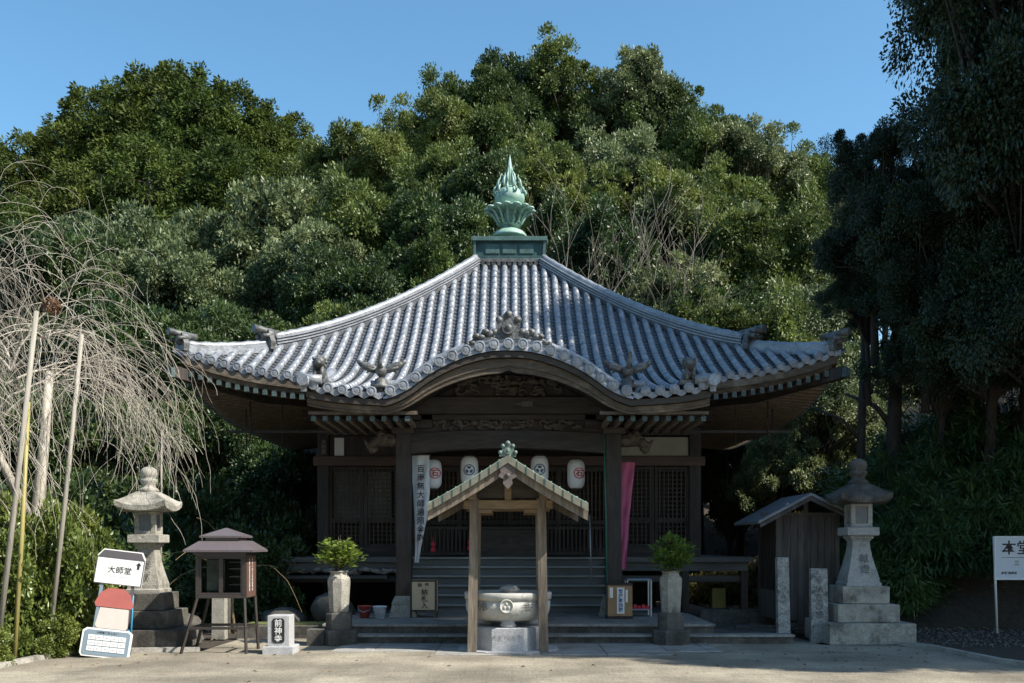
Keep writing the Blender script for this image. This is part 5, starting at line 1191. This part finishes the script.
T = [
 # cypress stand, far left skyline
 ('C1', -10, 140, 58, 130, 'cypress at the far left edge of the skyline'), ('C2', 30, 128, 60, 130, 'low cypress left of the tall cypress stand, near the left edge'), ('C1', 62, 112, 62, 120, 'cypress with sloping top on the left shoulder of the stand'), ('C2', 95, 84, 61, 130, 'cypress just left of the tallest cypress group'),
 ('C1', 128, 68, 60, 130, 'second tallest cypress, left of the skyline peak'), ('C2', 165, 56, 61, 150, 'tallest cypress, at the peak of the left skyline'), ('C1', 200, 62, 59, 140, 'cypress right of the left skyline peak'), ('C2', 236, 78, 60, 130, 'cypress on the right slope of the stand'), ('C1', 268, 98, 60, 120, 'cypress lower on the right slope of the stand'), ('C2', 292, 112, 62, 90, 'rightmost small cypress above the gap in the skyline'),
 ('C1', 80, 165, 50, 150, 'sunlit cypress in front of the stand, below its left shoulder'), ('C2', 150, 130, 51, 150, 'sunlit cypress in the middle of the stand front'), ('C1', 225, 135, 51, 150, 'sunlit cypress in front of the stand on its right'), ('C2', 10, 190, 48, 140, 'cypress low behind the bare cherry at the left edge'), ('C1', 285, 150, 52, 110, 'narrow cypress between the stand and the grey green trees'),
 # grey green broadleaf row
 ('G1', 140, 188, 40, 170, 'rounded grey green tree below the cypress stand'), ('G2', 250, 182, 41, 180, 'large grey green tree left of the roof, catching the sun'), ('G1', 190, 240, 37, 150, 'grey green tree low between two larger ones above the left eave'), ('G2', 320, 165, 42, 130, 'grey green tree between the left skyline gap and the hall'), ('G1', 300, 215, 38, 130, 'pale green tree above the left roof ridge'),
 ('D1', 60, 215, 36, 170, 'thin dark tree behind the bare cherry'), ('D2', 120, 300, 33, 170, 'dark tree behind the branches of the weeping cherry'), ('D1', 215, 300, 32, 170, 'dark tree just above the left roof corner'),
 # centre
 ('A1', 352, 118, 47, 110, 'olive tree at the left end of the central skyline'), ('A2', 395, 112, 46, 120, 'broad olive tree left of the finial on the skyline'), ('A1', 436, 92, 47, 120, 'tall olive tree rising left of the finial'), ('A3', 482, 62, 48, 120, 'tall yellow green tree directly above and left of the finial'),
 ('D2', 520, 48, 49, 110, 'dark crowned tree above the finial'), ('A2', 566, 42, 49, 120, 'tallest tree of the centre, right above the finial'), ('G2', 622, 52, 48, 120, 'tall grey green tree right of the central peak'), ('A1', 662, 78, 48, 110, 'olive tree stepping down right of the central peak'), ('A3', 705, 98, 46, 120, 'olive tree above the right roof slope'), ('G1', 745, 112, 45, 110, 'sunlit tree on the right of the central skyline'), ('A2', 790, 140, 46, 100, 'low sunlit tree at the gap in the right skyline'), ('C1', 815, 150, 60, 70, 'small far conifer in the right skyline gap'), ('G2', 838, 165, 56, 70, 'distant pale tree in the right skyline gap'),
 ('A3', 395, 170, 40, 150, 'mid slope olive tree above the left roof ridge'), ('D2', 445, 185, 38, 140, 'shaded tree behind the left of the copper finial'), ('A2', 560, 150, 41, 130, 'twiggy tree behind the right of the copper finial'), ('A1', 640, 160, 40, 150, 'bright olive tree above the right roof ridge'), ('G2', 700, 180, 39, 150, 'bright grey green tree above the right eave'), ('A3', 760, 200, 38, 150, 'sunny tree above the right roof corner'), ('G1', 800, 260, 36, 140, 'sunny tree beyond the right roof corner'),
 ('D1', 350, 240, 35, 150, 'dark tree close behind the left roof ridge'), ('D2', 600, 215, 36, 150, 'dark tree close behind the right of the roof top'), ('G1', 850, 330, 33, 150, 'light green tree between the roof corner and the right trunks'), ('G2', 790, 360, 34, 140, 'leafy tree under the right eave, lit from behind the hall'), ('D1', 700, 270, 34, 150, 'dark tree close behind the right roof ridge'),
 ('G1', 90, 255, 37, 150, 'pale tree low on the left slope above the cherry top'), ('A1', 370, 290, 33, 140, 'low olive tree close behind the left roof slope'), ('A2', 470, 225, 36, 130, 'low tree showing left of the finial base'), ('D2', 545, 205, 38, 130, 'shaded tree showing right of the finial base'), ('G2', 660, 250, 34, 150, 'bright low tree just above the right roof ridge end'), ('A3', 740, 290, 33, 150, 'yellow green tree low behind the right roof corner'), ('D1', 260, 300, 33, 140, 'dark tree just above the left ridge ornament'), ('A2', 520, 120, 43, 130, 'olive tree filling the slope straight above the finial'), ('G1', 600, 120, 44, 140, 'grey green tree on the upper slope right of the finial'), ('A1', 440, 140, 43, 130, 'olive tree on the upper slope left of the finial'), ('A2', 700, 150, 42, 130, 'olive tree on the upper slope above the right roof half'), ('A3', 350, 180, 42, 120, 'olive tree on the upper slope at the left end of the central wood'),
 ('D1', 490, 150, 40, 120, 'shaded tree directly behind the finial'),
 # understory beside the hall
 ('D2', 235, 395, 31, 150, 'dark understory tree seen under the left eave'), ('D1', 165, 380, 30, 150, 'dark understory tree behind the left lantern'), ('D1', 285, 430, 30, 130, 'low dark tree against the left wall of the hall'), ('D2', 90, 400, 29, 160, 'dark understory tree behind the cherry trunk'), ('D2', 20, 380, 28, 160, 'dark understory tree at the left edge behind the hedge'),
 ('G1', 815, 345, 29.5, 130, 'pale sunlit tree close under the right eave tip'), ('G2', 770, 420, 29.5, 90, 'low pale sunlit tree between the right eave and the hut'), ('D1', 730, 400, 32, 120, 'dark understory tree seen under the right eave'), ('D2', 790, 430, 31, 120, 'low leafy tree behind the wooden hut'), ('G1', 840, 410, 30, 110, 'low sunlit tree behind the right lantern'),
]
for a in T: tree(a[0], *a[1:5], a[5])
rgf = random.Random(77)
for i in range(26): # closing the far slope
    px = -60 + i * 45; tree('C1' if px < 300 else rgf.choice(('A1', 'D1', 'G1')), px, {True: 190, False: 185}[px < 300] + rgf.uniform(-10, 30), 66, 120, 'tree of the far slope filling the wood behind the nearer crowns', 'far slope trees behind the skyline trees')
# the big dark evergreens on the right
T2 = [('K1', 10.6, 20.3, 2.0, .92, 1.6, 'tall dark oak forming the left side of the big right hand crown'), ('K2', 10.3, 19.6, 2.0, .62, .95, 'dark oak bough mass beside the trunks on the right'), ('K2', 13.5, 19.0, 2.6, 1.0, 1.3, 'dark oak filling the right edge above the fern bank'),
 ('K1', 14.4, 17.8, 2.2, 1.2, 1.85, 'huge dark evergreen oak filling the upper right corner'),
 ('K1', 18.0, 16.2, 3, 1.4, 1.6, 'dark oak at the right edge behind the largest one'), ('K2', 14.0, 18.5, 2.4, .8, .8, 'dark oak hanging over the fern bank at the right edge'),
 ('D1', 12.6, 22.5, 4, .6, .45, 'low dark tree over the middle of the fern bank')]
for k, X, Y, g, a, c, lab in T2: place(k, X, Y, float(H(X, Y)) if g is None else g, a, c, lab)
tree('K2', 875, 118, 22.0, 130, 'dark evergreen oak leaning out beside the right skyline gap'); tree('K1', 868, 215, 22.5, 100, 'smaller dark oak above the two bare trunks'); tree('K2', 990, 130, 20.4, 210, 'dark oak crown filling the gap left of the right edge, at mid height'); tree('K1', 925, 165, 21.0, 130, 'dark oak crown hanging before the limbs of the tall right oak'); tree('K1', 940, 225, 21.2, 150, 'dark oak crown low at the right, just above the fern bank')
# tall oaks standing right of the forecourt, outside the frame: their shade falls on the hall front
T3 = [(13.2, 12.0, 1.05, 1.9), (14.2, 16.2, 1.25, 2.2), (17.2, 13.5, 1.2, 2.25), (18.6, 17.6, 1.35, 2.5), (11.6, 12.0, .55, 1.15)]
for X, Y, a, c in T3: place('K1', X, Y, 0, a, c, 'tall dark oak standing right of the forecourt', 'oaks right of the forecourt')
# unseen oaks added behind and left of the camera to cut sky fill
for i, X in enumerate((-30, -22, -14, -6, 2, 10)): place(('K1', 'K2')[i % 2], X, -9 - 2 * (i % 2), 0, 1.3, 1.75, 'unseen dark oak added behind the viewer to block sky light', 'oaks added behind the viewer against sky light')
for i, Y in enumerate((-2, 7)): place('K2', -17, Y, 0, 1.2, 1.6, 'unseen dark oak added left of the forecourt to block sky light', 'oaks added left of the forecourt against sky light')
# two slim bare trunks, right of the hall
for px, Y, top, r_, lab in ((864, 23, 300, .12, 'slim leaning dark trunk behind the right lantern'), (897, 22.5, 290, .19, 'thicker dark trunk right of the slim one, behind the lantern')):
    X = (px - 512) / 995 * Y; zt = CAMZ + (545 - top) * Y / 995; g = float(H(X, Y)) - .3; t = thing('tree_trunk', lab, 'tree', (X, Y, g)); b = MB()
    b.tube([(X + .12, Y, g), (X, Y, g + 1.5), (X - .08, Y, (g + zt) / 2), (X + .05, Y, zt)], [r_ * 1.2, r_, r_ * .85, r_ * .7], 10); b.tube([(X, Y, (g + zt) / 2), (X - .5, Y, (g + zt) / 2 + .6), (X - 1.1, Y + .2, (g + zt) / 2 + .9)], [r_ * .4, r_ * .3, .03], 6); b.tube([(X, Y, zt - 1), (X + .6, Y, zt - .2), (X + 1.3, Y, zt + .3)], [r_ * .5, r_ * .35, .03], 6); b.build('trunk', bark, t)
# shrubs
def make_shrub(seed, m, rx, rz, n, nl, L0, W0, droop=.1, cr0=.2):
    rg = np.random.default_rng(seed); d = unit(rg.normal(size=(n, 3))); d[:, 2] = np.abs(d[:, 2]); sc = rg.uniform(.6, 1.05, n)[:, None]
    cen = d * sc * np.array([rx, rx, rz]) * (1 + .18 * np.sin(d[:, :1] * 7 + seed) * np.cos(d[:, 1:2] * 6)); P, A, Sd, L_, W_ = clump_leaves(rg, cen, d, rg.uniform(.6, 1.3, n) * cr0, nl, L0, W0, droop); 
    P[:, 2] = np.maximum(P[:, 2], .02)
    cr = quads('foliage', m, P, A, Sd, L_, W_)
    b = MB(); rr = random.Random(seed)
    for i in range(0, n, 5): c = cen[i]; b.tube([(c[0] * .08, c[1] * .08, -.1), (c[0] * .4, c[1] * .4, c[2] * .5), tuple(c)], [.018, .012, .004], 5, caps=False)
    o = b.build('stems', bark, None, local=True); d_ = o.data; bpy.data.objects.remove(o); return cr, d_
SH = {'H': make_shrub(1, hedge_l, .85, 1.25, 170, 130, .075, .04, .0, .17), 'H2': make_shrub(2, hedge_l, .8, 1.1, 150, 130, .075, .04, 0, .17),
      'B': make_shrub(3, broad_c, 1.0, .95, 130, 190, .075, .042, .1, .2), 'F': make_shrub(4, fern_l, 1.2, 1.1, 130, 150, .17, .026, .75, .3), 'F2': make_shrub(5, fern_l, 1.1, 1.3, 130, 150, .19, .028, .8, .3), 'Y': make_shrub(6, leafmat('sunlit yellowing leaves', (.3, .24, .08), (.12, .12, .04), .5, .35), .9, .8, 90, 60, .1, .05, .1, .2)}
def shrub(k, X, Y, s_, sz_, name, label, z=None, cat='shrub', group=None):
    t = thing(name, label, cat, (X, Y, float(H(X, Y)) if z is None else z), group, rz=random.uniform(0, 6.28)); t.scale = (s_, s_, sz_)
    for nm, me in zip(('foliage', 'stems'), SH[k]): c = bpy.data.objects.new(nm, me); C.objects.link(c); c.parent = t
for k, X, Y, s_, z_, lab in (('H', -6.95, 15.9, .85, 1.5, 'bright green bush directly left of the standing sign, highest at the back'), ('H2', -6.75, 15.0, .95, 1.75, 'bright green bush in the middle of the left planting'), ('H', -7.3, 14.4, .9, 1.6, 'bright green bush at the left edge by the bleached pole'), ('H2', -6.55, 14.35, .5, .55, 'low bright bush spilling on the kerb left of the sign'), ('H', -7.0, 13.1, .45, .42, 'lowest bright bush by the kerb at the left edge'), ('H2', -7.6, 15.9, 1.1, 2.0, 'tall green bush behind the left planting'), ('H2', -8.2, 13.5, 1, 1.1, 'green bush outside the left edge of the kerb')):
    shrub(k, X, Y, s_, z_, 'bush', lab, cat='bush')
for k, X, Y, s_, z_, lab in (('B', -7.6, 19, 1.3, 1.6, 'dark shrub behind the left lantern'), ('B', -5.4, 20.2, 1.2, 1.7, 'dark shrub above the notice cabinet roof'), ('B', -6.6, 22.5, 1.5, 2.6, 'large dark shrub between the lantern and the hall'), ('B', -5.6, 24, 1.1, 2.4, 'dark shrub against the hall left side'), ('B', -9, 20, 1.8, 2.6, 'wide dark shrub at the left edge behind the hedge'), ('B', -8.2, 24, 1.8, 3, 'tall dark shrub left of the hall, further back'),
    ('Y', 6.0, 27.5, 1.0, 1.1, 'sunlit yellow shrub seen between the hall and the hut'), ('Y', 5.0, 29.0, .9, .9, 'smaller yellow shrub low behind the right veranda'), ('Y', 7.2, 26.5, 1.1, 1.5, 'sunlit shrub behind the wooden hut roof'), ('Y', 8.6, 27.5, 1.2, 1.6, 'bright green shrub on the slope behind the right lantern'), ('Y', 6.6, 29.5, 1.3, 1.3, 'sunlit shrub on the slope right of the veranda end'), ('Y', 7.9, 24.5, .8, 1.3, 'light green shrub right behind the lantern roof')):
    shrub(k, X, Y, s_, z_, 'shrub', lab)
ff = [(7.6, 20.3, 1.0, 1.1, 'drooping fern shrub at the foot of the bank right of the lantern'), (8.6, 20.4, 1.15, 1.4, 'drooping fern shrub in the middle of the bank'), (9.8, 20.3, 1.1, 1.3, 'drooping fern shrub above the white sign'), (8.0, 21.5, 1.3, 1.5, 'higher fern shrub left on the bank'), (9.2, 21.7, 1.3, 1.6, 'higher fern shrub in the middle of the bank top'), (10.6, 21.4, 1.3, 1.6, 'fern shrub at the right edge of the bank'), (8.5, 23.0, 1.4, 1.7, 'topmost fern shrub below the two bare trunks'), (10.2, 23.2, 1.5, 1.8, 'topmost fern shrub near the right edge'), (7.1, 21.8, .9, 1.0, 'small fern shrub close behind the right lantern'), (11.4, 20.2, 1.2, 1.3, 'fern shrub past the right end of the sign')]
for i, (X, Y, s_, z_, lab) in enumerate(ff): shrub('F' if i % 2 else 'F2', X, Y, s_, z_, 'fern_shrub', lab)
# ---------------------------------------------------------------- weeping cherry with its props
def droop(rg, p, d, n, L_, r_, lst, depth):
    pts = [p]; q = Vector(p); d = Vector(d).normalized()
    for i in range(n):
        d = (d + Vector((rg.uniform(-.24, .24), rg.uniform(-.24, .24), -.16 + rg.uniform(-.1, .1) if depth else -.04 - .015 * i))).normalized(); q = q + d * L_; pts.append(tuple(q))
    lst.append((pts, [r_ * (1 - .85 * i / n) for i in range(n + 1)]))
    if depth < 3:
        for i in range(2, n):
            for _ in range(2 if depth == 0 else 1):
                if rg.random() < (.62, .5, .22)[depth]:
                    a = Vector(pts[i]) - Vector(pts[i - 1]); sd = Vector((rg.uniform(-1, 1), rg.uniform(-1, 1), rg.uniform(-.2, .5))); droop(rg, pts[i], a.normalized() + sd.normalized() * rg.uniform(.6, 1.3), rg.randint(6, 13), L_ * .78, r_ * (1 - .85 * i / n) * .58 + .002, lst, depth + 1)
rg = random.Random(12); lst = []
ch = thing('weeping_cherry', 'leafless weeping cherry with pale arching branches at the left edge', 'tree', (-7.3, 15.6, 0)); CX = -1.05
tr_ = [(-7.35, 15.6, -.1), (-7.45, 15.5, 1.5), (-7.3, 15.5, 3.0), (-7.15, 15.4, 4.3)]
b = MB(); b.tube(tr_, [.13, .1, .08, .06], 10); b.tube([(-7.4, 15.5, 1.8), (-7.95, 15.2, 3.2), (-8.35, 15.0, 4.6)], [.08, .06, .045], 8); b.build('trunk', bark_pale, ch)
for s_, d_ in (((-6.7, 15.4, 4.3), (.9, -.2, .75)), ((-6.8, 15.5, 3.9), (.9, .3, .5)), ((-6.7, 15.4, 4.3), (-.6, -.2, .9)), ((-7.9, 15, 4.6), (-.2, -.4, .8)), ((-7.9, 15, 4.6), (.5, .1, 1.0)), ((-7.9, 15, 4.6), (.9, -.5, .6)), ((-7.6, 15, 3.6), (.6, -.7, .4)), ((-7.2, 15.4, 3.4), (.5, -.9, .5)), ((-7.2, 15.4, 3.0), (-.4, -.6, .7)), ((-7.6, 15.1, 3.8), (.3, -.5, .7)), ((-6.75, 15.4, 4.1), (.6, .5, .8)), ((-6.7, 15.4, 4.3), (.5, -.3, 1.5)), ((-6.7, 15.4, 4.3), (-.2, .3, 1.6)), ((-6.8, 15.4, 3.6), (.7, -.3, .7))):
    droop(rg, s_, d_, 9, .2, .028, lst, 0)
b = MB()
for pts, rad in lst: b.tube([(p_[0] + CX, p_[1], p_[2]) for p_ in pts], [max(.003, r_ * .9) for r_ in rad], 5 if rad[0] > .012 else 3, caps=False)
b.build('branches', bark_pale, ch)
def pole(x0, y0, x1, y1, z1, r_, m_, lab, name='prop_pole'):
    b = MB(); b.tube([(x0, y0, 0), ((x0 + x1) / 2 + .01, (y0 + y1) / 2, z1 / 2), (x1, y1, z1)], [r_, r_ * .95, r_ * .85], 10); return b.build(name, m_, None, lab, 'pole')
pole(-6.95, 13.4, -6.4, 13.4, 4.75, .038, pole_m, 'leftmost long bleached pole propping the cherry')
pole(-6.62, 14.2, -6.22, 14.4, 4.65, .034, pole_m, 'slim bleached pole right of the thick one, inside the cherry')
pole(-6.8, 13.6, -6.75, 13.9, 3.6, .032, bamboo_m, 'yellowish bamboo pole low at the left edge')
pole(-5.88, 16.6, -5.84, 16.6, 3.5, .016, pole_m, 'thin metal pole rising behind the left stone lantern', 'metal_pole')
rg = random.Random(2); b = MB(); c0 = Vector((-6.45, 13.95, 4.95))
for i in range(60):
    a = rg.uniform(0, 6.28); e = rg.uniform(-1, 1); v = Vector((math.cos(a) * math.cos(e), math.sin(a) * math.cos(e), math.sin(e))) * .09; u = v.cross(Vector((rg.random(), rg.random(), 1))).normalized() * .1; b.tube([c0 + v - u, c0 + v * 1.1, c0 + v + u], .008, 4, caps=False)
b.build('witches_broom', mat('rusty twigs', (.2, .11, .06), (.12, .07, .04), 6, .9, 0), None, 'rusty brown ball of twigs caught in the cherry branches', 'twig ball')
# small bare maple behind the cabinet
rg = random.Random(41); lst = []
mp = thing('bare_shrub', 'small leafless tan twigged shrub behind the notice cabinet', 'shrub', (-5.1, 18.3, 0))
for i in range(9):
    a = rg.uniform(0, 6.28); droop(rg, (-5.1, 18.3, .9), (math.cos(a) * .7, math.sin(a) * .4, 1.5), 6, .17, .014, lst, 2)
b = MB(); b.tube([(-5.1, 18.3, -.05), (-5.15, 18.3, .5), (-5.1, 18.3, .92)], [.035, .03, .025], 7)
for pts, rad in lst: b.tube(pts, [max(.004, r_) for r_ in rad], 4, caps=False)
b.build('twigs', mat('tan twigs', (.36, .27, .14), (.24, .17, .09), 6, .85, .1), mp)
# bare twiggy trees in the wood right of the finial
for j, (px, top, Y, lab) in enumerate(((600, 125, 35.0, 'bare pale branched tree right of the finial, in front of the olive crowns'), (645, 165, 34.4, 'smaller bare tree further right above the roof ridge'), (60, 200, 34.5, 'bare grey saplings behind the weeping cherry top'), (30, 190, 35.5, 'bare grey sapling nearest the left edge'))):
    X = (px - 512) / 995 * Y; g = float(H(X, Y)); zt = CAMZ + (545 - top) * Y / 995; t = thing('bare_tree', lab, 'tree', (X, Y, g)); rg = random.Random(50 + j); lst = []; b = MB(); mid = g + (zt - g) * .35
    b.tube([(X, Y, g - .3), (X + .1, Y, mid)], [.13, .09], 7)
    for i in range(11):
        a = rg.uniform(0, 6.28)
        def up(p, d, n, L_, r_, dep):
            pts = [p]; q = Vector(p); d = Vector(d).normalized()
            for k_ in range(n): d = (d + Vector((rg.uniform(-.25, .25), rg.uniform(-.25, .25), rg.uniform(-.05, .18)))).normalized(); q = q + d * L_; pts.append(tuple(q))
            lst.append((pts, r_))
            if dep < 2:
                for k_ in range(1, n): up(pts[k_], d + Vector((rg.uniform(-1, 1), rg.uniform(-1, 1), rg.uniform(-.2, .6))), 5, L_ * .6, r_ * .55, dep + 1)
        up((X + .1, Y, mid - rg.random()), (math.cos(a) * .7, math.sin(a) * .7, .9), 6, (zt - mid) / 9.5, .026, 0)
    for pts, r_ in lst: b.tube(pts, [max(.007, r_ * (1 - .14 * i)) for i in range(len(pts))], 4, caps=False)
    b.build('branches', mat('dull grey twigs', (.26, .23, .18), (.15, .13, .1), 6, .9, .1), t)
